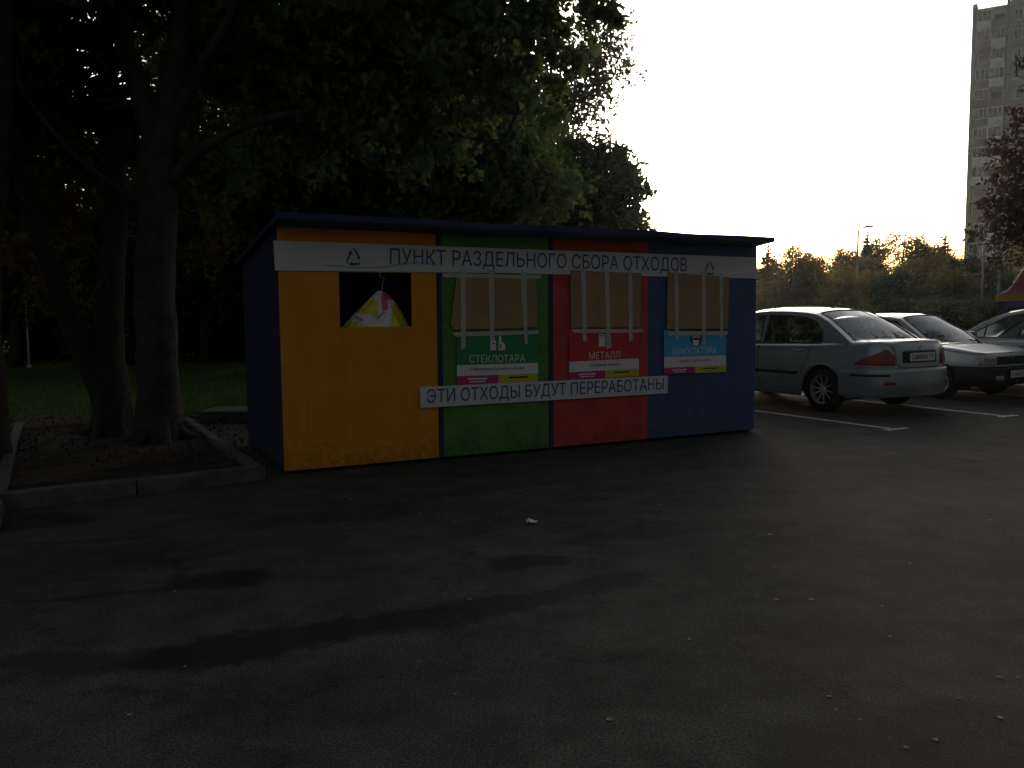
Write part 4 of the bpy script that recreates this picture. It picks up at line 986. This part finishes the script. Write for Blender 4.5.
limbsB = [([tp(116, 440, Y2), tp(112, 400, Y2), tp(108, 350, Y2), tp(112, 280, Y2), tp(116, 200, Y2+.1), tp(110, 100, Y2+.4), tp(100, -50, Y2+.8)], .26, .07),
    ([tp(113, 432, Y2), tp(108, 405, Y2), tp(84, 350, Y2-.1), tp(58, 290, Y2-.3), tp(30, 210, Y2-.6), tp(8, 120, Y2-.9), tp(-40, -10, Y2-1.2)], .2, .06),
    ([tp(112, 190, Y2), tp(128, 120, Y2), tp(100, 60, Y2-.2), tp(45, 8, Y2-.4)], .07, .03),
    ([tp(112, 300, Y2), tp(90, 250, Y2-.6), tp(40, 230, Y2-1.2)], .03, .01), ([tp(115, 260, Y2), tp(70, 330, Y2-.8)], .02, .008)]
blB = [blob(40, 60, 10.5, 1.3), blob(-10, 200, 9.8, .9), blob(100, 140, 11.5, 1.0), blob(30, 250, 11.4, .6), blob(80, 200, 10.6, .55), blob(-60, 40, 9.5, 1.6), blob(110, -60, 11.5, 1.8), blob(0, -150, 10, 2.2), blob(60, 300, 11, .35), blob(210, 250, 12, .4)]
build_tree('street_tree', 'dark leaning tree with a low fork in the earth bed, farther from the booth', 'tree', blB, limbsB+roots(tp(114, 440, Y2)[0], Y2, .26), 2500, 18, .13, .10, M_leafR, M_bark, twigs=200, shell=.5)
Y3 = 8.6
build_tree('street_tree', 'thick dark trunk at the outer end of the earth bed', 'tree', [blob(-60, -150, 8.8, 2.0), blob(-20, -40, 8.8, .7), blob(-100, 0, 8.8, 1.2)],
    [([(tp(-16, 0, Y3)[0]-.25, Y3, 0.0), tp(-22, 300, Y3), tp(-10, 150, Y3), tp(0, 0, Y3), tp(10, -200, Y3)], .25, .12)], 1100, 18, .16, .1, M_leafB, M_bark, twigs=60)

# --- prototypes of the wood beyond the lawn
def generic(name, label, cat, H, Rr, z0, nb, nclump, per, ls, mleaf, group=None, seed=0, spread=.22, trunk_r=.18, loc=(0, 0, 0)):
    r = np.random.default_rng(seed); random.seed(seed); bl = []
    for k in range(nb):
        t = (k+.5)/nb; z = lerp(z0, H-Rr*.3, t); env = Rr*math.sin(math.pi*(0.18+.72*t))**.7; a = r.uniform(0, 2*math.pi); d = env*r.uniform(.25, .7)
        bl.append((d*math.cos(a), d*math.sin(a), z, env*r.uniform(.38, .62)))
    limbs = [([(0, 0, 0), (.1, .05, H*.3), (-.1, .1, H*.6), (.05, 0, H*.92)], trunk_r, .03)]
    for b in bl[::2]: limbs.append(([(0, 0, b[2]*.55), (b[0]*.5, b[1]*.5, b[2]*.85), b[:3]], trunk_r*.35, .02))
    return build_tree(name, label, cat, bl, limbs, nclump, per, spread, ls, mleaf, M_bark, group, twigs=40, loc=loc)
WOOD = 'trees of the wood beyond the lawn'
wl = 'tall dark leafy tree in the wood beyond the lawn'
pA = generic('broadleaf_tree', wl, 'tree', 13.5, 3.6, 2.0, 16, 2150, 16, .19, M_leafB, WOOD, 3, .42, .2, loc=(-9, 25, 0))
pB = generic('broadleaf_tree', wl, 'tree', 12, 3.2, 1.2, 14, 1900, 16, .18, M_leafA, WOOD, 5, .42, .16, loc=(-4, 23, 0))
pC = generic('broadleaf_tree', 'low spreading tree in the undergrowth beyond the lawn', 'tree', 5.0, 2.3, .25, 10, 1700, 16, .15, M_leafB, None, 9, .3, .08, loc=(-12, 26, 0))
spots = [(-14, 24, 0), (-18.5, 27, 1), (-5.5, 29, 0), (-1, 27, 1), (-22, 24, 1), (-12, 31, 1), (-27, 30, 0), (-8, 36, 0), (-17, 36, 1), (-3, 36, 1), (1.5, 33, 0), (-26, 40, 0), (-12, 44, 0), (-4, 46, 1)]
for i, (x, y, k) in enumerate(spots):
    copy_tree((pA, pB)[k], (x, y, 0), i*1.7, random.uniform(.88, 1.08), wl, WOOD)
ug = 'low bushy undergrowth tree at the far edge of the lawn'
for i, (x, y, s) in enumerate([(-8.5, 27.5, .8), (-16, 28, .9), (-20, 28.5, 1), (-5, 27, .8), (-24, 29, 1), (-1.5, 29, .9), (-10.5, 30, 1.1), (-14, 33, 1.2), (-6.5, 33, 1.1), (-27, 31, 1.1), (-19, 33, 1.3), (-23, 34, 1.3), (-28, 36, 1.3), (-10, 37, 1.4), (-31, 38, 1.5), (-2, 38, 1.3), (-15, 41, 1.6), (-21, 43, 1.6), (-26, 33, 1.3), (-33, 33, 1.5), (-24, 38, 1.6), (-36, 42, 1.8), (-30, 46, 1.9)]):
    copy_tree(pC, (x, y, 0), i*2.1, s, ug, 'undergrowth at the edge of the wood')
pC['label'] = 'rounded bush tree in the undergrowth straight behind the forked tree'
# trees just behind the booth
blm = [blob(300, 150, 14.5, 1.2), blob(360, 190, 15, 1.1), blob(420, 150, 15, 1.3), blob(490, 185, 15.5, 1.2), blob(440, 90, 15.5, 1.5), blob(505, 145, 16, .9), blob(350, 80, 15, 1.6), blob(260, 200, 14, .9), blob(545, 190, 16.2, .8),
       blob(400, 215, 15, .9), blob(320, 30, 15, 1.6), blob(440, 20, 15.5, 1.5), blob(300, 230, 15, .8), blob(480, 225, 16, .7)]
build_tree('broadleaf_tree', 'broad dark green tree growing directly behind the booth', 'tree', blm, [([(-1.8, 15.3, 0), (-1.7, 15.3, 2), (-1.9, 15.3, 4), (-1.6, 15.3, 7)], .17, .05)] + [([(-1.75, 15.3, 2.4), (b[0]*.6-1.0, 15.2, b[2]*.85), b[:3]], .06, .015) for b in blm[:10]],
    4600, 18, .2, .14, M_leafA, M_bark, twigs=120)
blr = [blob(615, 150, 27, .35), blob(600, 178, 27, 1.25), blob(588, 158, 27, .75), blob(622, 165, 27.5, .6), blob(560, 190, 26.5, 1.1), blob(632, 190, 27, .55), blob(575, 215, 27, 1.2), blob(615, 212, 27, 1.0), blob(648, 192, 27, .16), blob(600, 240, 27, 1.0), blob(540, 170, 26, 1.0), blob(603, 143, 27, .3), blob(572, 146, 27, .35), blob(636, 225, 27, .45)]
build_tree('broadleaf_tree', 'rounded tree against the bright sky above the middle of the booth roof', 'tree', blr, [([(2.6, 27, 0), (2.7, 27, 2.5), (2.8, 27, 5), (2.9, 27, 6.6)], .16, .03)]+[([(2.65, 27, 2.2), (b[0]*.5+1.3, 27, b[2]*.9), b[:3]], .05, .012) for b in blr],
    2600, 15, .17, .16, M_leafA, M_bark, twigs=150)

# --- trees beyond the car park
pD = generic('broadleaf_tree', 'dense olive green tree beyond the parked cars', 'tree', 7.0, 2.6, 1.0, 14, 1500, 16, .17, M_leafY, None, 12, .3, .12, loc=tuple(gnd(797, 330).xy.to_tuple())+(0,) if False else (0, 0, 0))
pE = generic('broadleaf_tree', 'brownish green broadleaf tree beyond the parked cars', 'tree', 7.5, 3.2, 1.2, 15, 1700, 16, .18, M_leafO, None, 14, .34, .14)
pF = generic('broadleaf_tree', 'dark green broadleaf tree beyond the parked cars', 'tree', 7.0, 3.0, 1.0, 15, 1600, 16, .18, M_leafB, None, 15, .34, .14)
def spruce(name, label, H, Rr, loc, n=2600, ls=.26, mleaf=None, seed=1):
    r = np.random.default_rng(seed); root = empty(name, loc); tag(root, label, 'conifer')
    bm = bmesh.new(); tube(bm, [(0, 0, 0), (0, 0, H*.5), (0, 0, H*.97)], [.13, .07, .012], 7); P = []
    nw = int(H/.2)
    for k in range(nw):
        t = k/nw; z = lerp(.5, H*.97, t); rad = Rr*(1-t)*r.uniform(.55, 1.2)+.02; nb_ = 6
        for j in range(nb_):
            a = r.uniform(0, 2*math.pi); l = rad*r.uniform(.7, 1.1); e = Vector((l*math.cos(a), l*math.sin(a), z-.28*l+.1*t+r.normal()*.08)); 
            tube(bm, [(0, 0, z), tuple(e)], [.018, .006], 4, False)
            m = max(5, int(n/(nw*nb_)*(.4+1.2*(1-t)))); q = r.uniform(.08, 1, m)**.8
            P.append(np.c_[e.x*q, e.y*q, z+(e.z-z)*q]+r.normal(size=(m, 3))*np.array([.09, .09, .08])*(0.12+l*.6))
    bm_obj('trunk', bm, M_bark, root, True, fix=False)
    tipz = r.uniform(H*.9, H, 60); P.append(np.c_[r.normal(size=60)*.02+0, r.normal(size=60)*.02, tipz]); P = np.concatenate(P); me = np_mesh('crown', leaf_verts(P, ls*r.uniform(.6, 1.2, len(P))*np.clip((H-P[:, 2])/1.2, .3, 1), r=r), 4, mleaf or M_need); o = bpy.data.objects.new('crown', me); col.objects.link(o); o.parent = root
    return root
def place(px, topy, Y):
    p = at(px, topy, Y); return p.x, p.y, p.z
def top_of(root):
    co = [c for c in root.children if c.name.startswith('crown')][0].data; a = np.empty(len(co.vertices)*3, np.float32); co.vertices.foreach_get('co', a); return float(np.percentile(a[2::3], 99.6))
def put(proto, H0, px, topy, Y, rz, wide, label, first=False, group=None):
    x, y, z = place(px, topy, Y); s = z/top_of(proto)
    if first:
        proto.location = (x, y, 0); proto.scale = (s*wide, s*wide, s); proto.rotation_euler = (0, 0, rz); proto['label'] = label; return proto
    return copy_tree(proto, (x, y, 0), rz, (s*wide, s*wide, s), label, group)
put(pD, 7.4, 793, 249, 38, .4, .95, 'yellowish olive tree rising right beside the end of the booth', True)
put(pE, 7.9, 905, 235, 48, .9, 1.0, 'tallest brownish tree behind the street lamp', True)
put(pF, 7.4, 972, 254, 46, 2.2, 1.2, 'dark green tree in front of the apartment tower foot', True)
x, y, z = place(768.5, 240, 40); spruce('spruce_tree', 'slender spruce with a pointed tip beside the booth roof end', z, 2.1, (x, y, 0), 9000, .2, M_leafY, 2)
x, y, z = place(868, 227, 52); spruce('spruce_tree', 'narrow spruce tip standing just past the street lamp', z, 2.3, (x, y, 0), 8000, .22, None, 3)
x, y, z = place(946, 231, 50); spruce('spruce_tree', 'bushy spruce beside the corner of the apartment tower', z, 3.0, (x, y, 0), 9000, .24, None, 4)
row = [(pF, 7.4, 818, 256, 52, 1.2, .9), (pE, 7.9, 842, 250, 50, .2, .9), (pF, 7.4, 838, 262, 60, 2.9, 1.1), (pD, 7.4, 845, 268, 40, 2.2, .8), (pE, 7.9, 880, 243, 56, 3, 1.0), (pE, 7.9, 925, 258, 42, 4, 1.1), (pF, 7.4, 940, 252, 55, .5, 1.1), (pD, 7.4, 872, 272, 41, 5, .9), (pF, 7.4, 898, 270, 39, .5, 1.1), (pE, 7.9, 955, 270, 38, 2, 1.2), (pF, 7.4, 1000, 262, 52, 2, 1.2), (pE, 7.9, 1035, 250, 50, 1, 1.3), (pF, 7.4, 985, 288, 37, 3.6, 1.2), (pD, 7.4, 775, 262, 43, 4, .9), (pF, 7.4, 1060, 262, 42, 3, 1.2), (pE, 7.9, 1090, 240, 48, 3, 1.2)]
for i, (p, h0, px, ty, Y, rz, wd) in enumerate(row):
    o = put(p, h0, px, ty, Y, rz, wd, {pD: 'olive green tree in the wooded strip beyond the parked cars', pE: 'brownish tree in the wooded strip beyond the parked cars', pF: 'dark green tree in the wooded strip beyond the parked cars'}[p], group={pD: 'olive trees beyond the car park', pE: 'brownish trees beyond the car park', pF: 'dark trees beyond the car park'}[p])
# far strip behind, lower, hides the horizon (also behind the booth)
fl = 'distant low tree of the wood on the horizon'
for i, px in enumerate(range(640, 1180, 26)):
    x, y, z = place(px+random.uniform(-6, 6), random.uniform(268, 276), 78+random.uniform(-6, 10)); s = z/7.2
    copy_tree((pE, pF)[i % 2], (x, y, 0), i*1.3, (s*1.35, s*1.35, s), fl, 'distant trees on the horizon')
# undergrowth at the foot of that strip
for i, px in enumerate(range(770, 1100, 30)):
    x, y, z = place(px+random.uniform(-8, 8), random.uniform(292, 300), 34+random.uniform(-2, 3)); s = z/5.0
    copy_tree(pC, (x, y, 0), i*1.9, (s*1.4, s*1.4, s), 'dark hedge like bush beyond the parked cars', 'bushes beyond the parked cars')
# reddish tree reaching in at the edge of the frame
blx = [blob(1036, 155, 15, .6), blob(1095, 90, 15, 1.1), blob(1010, 215, 15, .45), blob(1055, 225, 15, .8), blob(990, 205, 15.2, .22), blob(1000, 180, 15, .25), blob(1100, 180, 15, 1.6), blob(978, 235, 15.2, .16), blob(970, 242, 15.2, .07), blob(1015, 120, 15, .22), blob(1150, 20, 15, 1.4), blob(1022, 90, 15, .12), blob(1005, 262, 15.2, .3), blob(1012, 170, 15, .4), blob(1000, 230, 15.2, .35), blob(1018, 205, 15, .5), blob(1024, 66, 15, .16), blob(1026, 120, 15, .2), blob(1000, 150, 15, .25), blob(1012, 235, 15.2, .35)]
build_tree('maple_tree', 'reddish brown tree reaching its branches across the apartment tower', 'tree', blx,
    [([(10.9, 15.3, 0), (10.8, 15.2, 2), (10.6, 15.1, 4), (10.7, 15, 7)], .16, .05), ([(10.8, 15.2, 2), tp(1050, 232, 15.1), tp(1015, 240, 15.1), tp(968, 246, 15.1)], .03, .004), ([(10.7, 15.1, 3.2), tp(1040, 175, 15), tp(1000, 160, 15), tp(965, 150, 15)], .025, .004),
     ([(10.6, 15.1, 4), tp(1040, 90, 15), tp(1012, 75, 15), tp(985, 78, 15)], .014, .003)], 2300, 14, .12, .085, M_leafM, M_bark, twigs=50)

# ------------------------------------------------------------------ apartment tower
M_wall = mat('panel_wall', (0.30, 0.36, 0.37), 0.9, noise=0.2, nscale=.25, bump=.2, bscale=4); M_wall2 = mat('grey_wall', (0.09, 0.12, 0.135), 0.9, noise=.2, nscale=.3)
M_para = mat('balcony_panel', (0.66, 0.74, 0.76), 0.8, noise=.25, nscale=1.2); M_para2 = mat('grey_balcony_panel', (0.06, 0.075, 0.08), 0.8, noise=.2, nscale=1.2)
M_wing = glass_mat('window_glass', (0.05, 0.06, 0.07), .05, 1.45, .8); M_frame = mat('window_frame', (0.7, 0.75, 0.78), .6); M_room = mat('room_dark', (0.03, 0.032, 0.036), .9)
M_bline = mat('board_brown', (0.2, 0.12, 0.07), .8)
tc_ = at(962.5, 309, 122); fd = Vector((.85, -.53, 0)).normalized(); ta = math.atan2(fd.y, fd.x)
tw = empty('apartment_tower', (tc_.x, tc_.y, 0), ta); tag(tw, 'tall grey panel apartment tower with stacked glazed balconies', 'building')
ST = 2.8; NS = 16; HT = at(971, 9, 122).z; ST = (HT-.8)/NS; WW = 24.0
def tb(name, boxes, m, parent=tw, bev=0):
    bm = bmesh.new()
    for b in boxes: bx(bm, *b)
    return bm_obj(name, bm, m, parent, bevel=bev)
tb('wall', [(0.3, 4.2, 1.2, 14, 0, HT-.3), (4.2, WW, 0.35, 14, 0, HT)], M_wall)
tb('corner_rib', [(0, .55, -.9, 14.1, 0, HT+.35)], M_wall2); tb('corner_rib', [(4.1, 4.45, -.6, .6, 0, HT+.3)], M_wall2)
tb('parapet', [(.56, 4.08, -.2, .1, HT-.9, HT-.2), (4.46, WW+.1, .2, .5, HT-.02, HT+.5)], M_wall)
rb = random.Random(4)
for s_ in range(NS):
    z = s_*ST + .3
    for h in (0, 1):
        x0 = .57+h*1.77; x1 = x0+1.73; kind = rb.choice([0, 0, 1, 1, 2, 3])
        bal = tb('balcony', [(x0, x1, -.85, 1.2, z-.12, z+.04), (x0, x1, -.88, -.8, z+.05, z+1.0)], (M_para, M_para2, M_para, M_wall2)[kind]); bal['label'] = 'projecting balcony'
        if kind < 2 or rb.random() < .2:
            fr_ = [(x0, x1, -.86, -.80, z+1.0, z+1.06), (x0, x1, -.86, -.8, z+2.36, z+2.44)] + [(x0+(x1-x0)*t, x0+(x1-x0)*t+.06, -.86, -.8, z+1.06, z+2.36) for t in (0, .33, .65, .965)]
            tb('window_frame', fr_, M_frame, bal); tb('pane', [(x0+.05, x1-.03, -.83, -.82, z+1.06, z+2.36)], M_wing, bal)
            if rb.random() < .5: tb('curtain', [(x0+.1, x0+rb.uniform(.6, 1.2), -.7, -.68, z+1.0, z+2.3)], mat('curtain', (.5, .5, .48), .9), bal)
        tb('room_door', [(x0+.2, x1-.2, 1.17, 1.195, z, z+2.2)], M_room, bal)
    for k, (x0, w_) in enumerate(((5.0, 1.0), (7.2, 1.5), (10.2, 1.5), (13.2, 1.5), (16.2, 1.5), (19.2, 1.5))):
        wd_ = tb('window', [(x0, x0+w_, .30, .345, z+.8, z+.87), (x0, x0+w_, .30, .345, z+2.13, z+2.2)]+[(x0+t*(w_-.07), x0+t*(w_-.07)+.07, .30, .345, z+.88, z+2.12) for t in (0, .5, 1)], M_frame)
        tb('pane', [(x0+.07, x0+w_-.07, .325, .333, z+.87, z+2.13)], M_wing, wd_); tb('reveal', [(x0+.02, x0+w_-.02, .336, .348, z+.82, z+2.18)], M_room, wd_)
    tb('panel_joint', [(4.46, WW, .338, .349, z-.1, z-.04)], M_wall2)

# ------------------------------------------------------------------ posts, lamps, kiosk
M_post = mat('lamp_post_metal', (0.22, 0.22, 0.21), .6, noise=.2, nscale=4)
def lamp(px, topy, Y, label):
    p = at(px, topy, Y); root = empty('street_lamp', (p.x, p.y, 0)); tag(root, label, 'street lamp')
    bm = bmesh.new(); tube(bm, [(0, 0, 0), (0, 0, .8), (0, 0, .82), (0, 0, p.z-.1), (.08, 0, p.z+.03), (.35, 0, p.z+.08)], [.10, .10, .07, .05, .04, .035], 10); bm_obj('pole', bm, M_post, root, True)
    bm = bmesh.new(); vs = []
    for (x, w_, h) in ((.28, .07, .06), (.4, .13, .09), (.7, .13, .07), (.82, .06, .03)):
        vs.append([bm.verts.new((x, y, p.z+.08+z)) for y, z in ((-w_, 0), (w_, 0), (w_*.7, h), (-w_*.7, h))])
    for a, b in zip(vs, vs[1:]):
        for k in range(4): bm.faces.new((a[k], a[(k+1) % 4], b[(k+1) % 4], b[k]))
    bm.faces.new(vs[0]); bm.faces.new(vs[-1][::-1]); bm_obj('lamp_head', bm, M_post, root, bevel=.01)
    bm = bmesh.new(); bx(bm, .42, .7, -.09, .09, p.z+.06, p.z+.079); bm_obj('diffuser', bm, mat('lamp_diffuser', (.6, .6, .55), .3), root)
lamp(858.3, 229, 44, 'slim grey street lamp rising between the trees beyond the cars')
def pole(px, topy, Y, r, label, color=(.5, .5, .47), name='pole'):
    p = at(px, topy, Y); bm = bmesh.new(); tube(bm, [(0, 0, 0), (0, 0, p.z*.5), (0, 0, p.z-.02), (0, 0, p.z)], [r, r*.9, r*.8, r*.4], 8); tube(bm, [(0, 0, 0.0), (0, 0, .12)], r*1.8, 8)
    o = bm_obj(name, bm, mat('pole_paint', color, .6), None, True); o.location = (p.x, p.y, 0); tag(o, label, 'pole'); return o
pole(24.5, 279, 24, .035, 'thin pale post standing on the lawn')
pole(984, 247, 33, .05, 'thin grey pole rising in front of the tower beside the red roofed kiosk', (.25, .22, .2)); pole(1000, 258, 33.5, .05, 'bare grey pole standing directly beside the red roofed kiosk', (.22, .22, .22))
pole(654.5, 200, 42, .045, 'thin pole seen above the booth roof against the bright sky', (.25, .25, .25))
g_ = at(811, 277, 39); gl = empty('globe_lamp', (g_.x, g_.y, 0)); tag(gl, 'small white globe lamp in front of the olive trees', 'lamp')
bm = bmesh.new(); tube(bm, [(0, 0, 0), (0, 0, g_.z-.1)], [.05, .035], 8); bm_obj('pole', bm, M_post, gl, True)
bm = bmesh.new(); bmesh.ops.create_uvsphere(bm, u_segments=14, v_segments=8, radius=.12)
for v in bm.verts: v.co = Vector((v.co.x, v.co.y, v.co.z*.7+g_.z))
bm_obj('globe', bm, mat('globe_white', (.8, .8, .8), .3), gl, True)

kc = at(1050, 309, 31); ki = empty('kiosk', (kc.x, kc.y, 0), -AZ*0-math.atan2(kc.x, kc.y)); tag(ki, 'small kiosk with flared red roof, yellow fascia and blue walls', 'kiosk')
M_kr = mat('kiosk_red', (.28, .03, .05), .7, noise=.2, nscale=3); M_ky = mat('kiosk_yellow', (.55, .33, .03), .6, noise=.2, nscale=3); M_kb = mat('kiosk_blue', (.03, .05, .2), .6, noise=.2, nscale=3); M_kw = mat('kiosk_trim', (.7, .66, .66), .5)
bm = bmesh.new(); lv = [(1.50, 2.0), (1.32, 2.09), (1.22, 2.2), (.9, 2.8), (.4, 3.65), (.02, 4.3)]; rg = [[bm.verts.new((sx*h, sy*h, z)) for sx, sy in ((-1, -1), (1, -1), (1, 1), (-1, 1))] for h, z in lv]
for a, b in zip(rg, rg[1:]):
    for k in range(4): bm.faces.new((a[k], a[(k+1) % 4], b[(k+1) % 4], b[k]))
bm.faces.new(rg[0][::-1]); bm.faces.new(rg[-1]); bm_obj('roof', bm, M_kr, ki)
for sx, sy in ((-1, -1), (1, -1), (1, 1), (-1, 1)):
    bm = bmesh.new(); tube(bm, [(sx*h, sy*h, z+.015) for h, z in lv], .03, 6); bm_obj('roof_trim', bm, M_kw, ki)
tb('fascia', [(-1.66, 1.66, -1.4, 1.4, 1.72, 1.985)], M_ky, ki, .02); tb('wall', [(-1.5, 1.5, -1.5, 1.5, 0, .95), (-1.5, 1.5, 1.42, 1.5, .95, 1.72), (-1.5, 1.5, -1.5, -1.42, 1.5, 1.72)], M_kb, ki)
for sx in (-1, 1):
    for sy in (-1, 1): tb('corner_post', [(sx*1.44-.06, sx*1.44+.06, sy*1.44-.06, sy*1.44+.06, .952, 1.72)], M_kb, ki)

# overhead cables
for k, (a, b) in enumerate((((935, 6), (1040, -14)), ((930, 24), (1040, 4)), ((940, 34), (1045, 12)))):
    A = at(a[0]-160, a[1]+30, 60); B = at(b[0]+160, b[1]-30, 60); bm = bmesh.new(); P = [A.lerp(B, t/24)-Vector((0, 0, 1.0*math.sin(math.pi*t/24))) for t in range(25)]
    tube(bm, P, .012, 5); o = bm_obj('overhead_cable', bm, mat('cable', (.1, .1, .1), .7)); tag(o, ['highest', 'middle', 'lowest'][k]+' thin overhead cable crossing the sky beside the tower top', 'cable')

# ------------------------------------------------------------------ litter and fallen leaves
M_litter = mat('litter_paper', (.75, .75, .73), .8); M_fl = mat('fallen_leaf_dry', (.24, .20, .13), .8, noise=.5, nscale=12)
bm = bmesh.new(); g = {}
for i in range(7):
    for j in range(7): g[i, j] = bm.verts.new(((i-3)*.012+random.uniform(-.004, .004), (j-3)*.010, .008+abs(random.gauss(0, .012))))
for i in range(6):
    for j in range(6): bm.faces.new((g[i, j], g[i+1, j], g[i+1, j+1], g[i, j+1]))
o = bm_obj('crumpled_paper', bm, M_litter); p = gnd(532, 524); o.location = (p.x, p.y, .004); tag(o, 'small crumpled white paper scrap on the asphalt in front of the booth', 'litter')
def mk_leaf():
    bm = bmesh.new(); n = 9; L_ = .055; rows = []
    for i in range(n):
        t = i/(n-1); w_ = .020*math.sin(math.pi*min(1, t*1.02))**.7+.0008; x = (t-.5)*L_; z = .006+.012*(t-.5)**2*8*.1+.003*math.sin(t*7)
        rows.append([bm.verts.new((x, -w_, z+.007)), bm.verts.new((x, 0, z)), bm.verts.new((x, w_, z+.009))])
    for a, b in zip(rows, rows[1:]): bm.faces.new((a[0], b[0], b[1], a[1])); bm.faces.new((a[1], b[1], b[2], a[2]))
    tube(bm, [(-.5*L_, 0, .006), (-.8*L_, .004, .004)], .0012, 4); return bm_obj('fallen_leaf', bm, M_fl)
lf = mk_leaf(); tag(lf, 'dry curled leaf lying on the open asphalt', 'leaf', 'dry leaves scattered on the asphalt')
rl_ = random.Random(21); px_list = [(890, 637), (910, 564), (865, 514), (829, 697), (836, 710), (960, 699), (1000, 678), (776, 600), (811, 600), (1000, 718), (860, 720), (906, 748), (935, 740), (775, 567), (726, 462), (850, 458), (563, 455), (800, 470), (941, 458), (175, 592), (130, 715), (185, 667), (470, 600), (420, 515), (455, 522), (350, 500), (600, 470), (660, 505), (690, 640), (610, 720), (770, 535), (395, 556), (520, 492), (990, 520), (905, 505)]
for i, (px, py) in enumerate(px_list + [(rl_.uniform(300, 1020), rl_.uniform(445, 760)) for _ in range(10)]):
    p = gnd(px, py); o = lf if i == 0 else lf.copy()
    if i: col.objects.link(o)
    o.location = (p.x, p.y, .002); o.rotation_euler = (0, 0, rl_.uniform(0, 6.28)); s = rl_.uniform(.35, .8)*(.75 if py > 620 else 1)*(1 if i < 36 else .6); o.scale = (s, s*rl_.uniform(.8, 1.2), s*rl_.uniform(.25, .6))
# leaves drifted over the bed
n = 2600; x = rng.uniform(-9, -2.4, n); y = rng.uniform(8.1, 12.2, n); z = np.full(n, .055)+rng.uniform(0, .03, n)
me = np_mesh('leaf_litter', leaf_verts(np.c_[x, y, z]*np.array([1, 1, 1]), .06*rng.uniform(.6, 1.3, n)), 4, mat('litter_brown', (.065, .043, .025), .9, noise=.4, nscale=3)); o = bpy.data.objects.new('leaf_litter', me); col.objects.link(o); tag(o, 'brown leaf litter on the earth bed', None, kind='stuff')

# ------------------------------------------------------------------ evening haze
hz = bpy.data.materials.new('evening_haze'); hz.use_nodes = True; N = hz.node_tree.nodes; N.remove(N['Principled BSDF'])
pv = N.new('ShaderNodeVolumePrincipled'); pv.inputs['Density'].default_value = 0.00022; pv.inputs['Color'].default_value = (.80, .93, 1, 1); pv.inputs['Anisotropy'].default_value = 0.75
hz.node_tree.links.new(pv.outputs[0], N['Material Output'].inputs['Volume'])
bm = bmesh.new(); bx(bm, -150, 180, -20, 230, -1.0, 60); o = bm_obj('haze', bm, hz); tag(o, 'thin warm evening haze', None, kind='stuff')
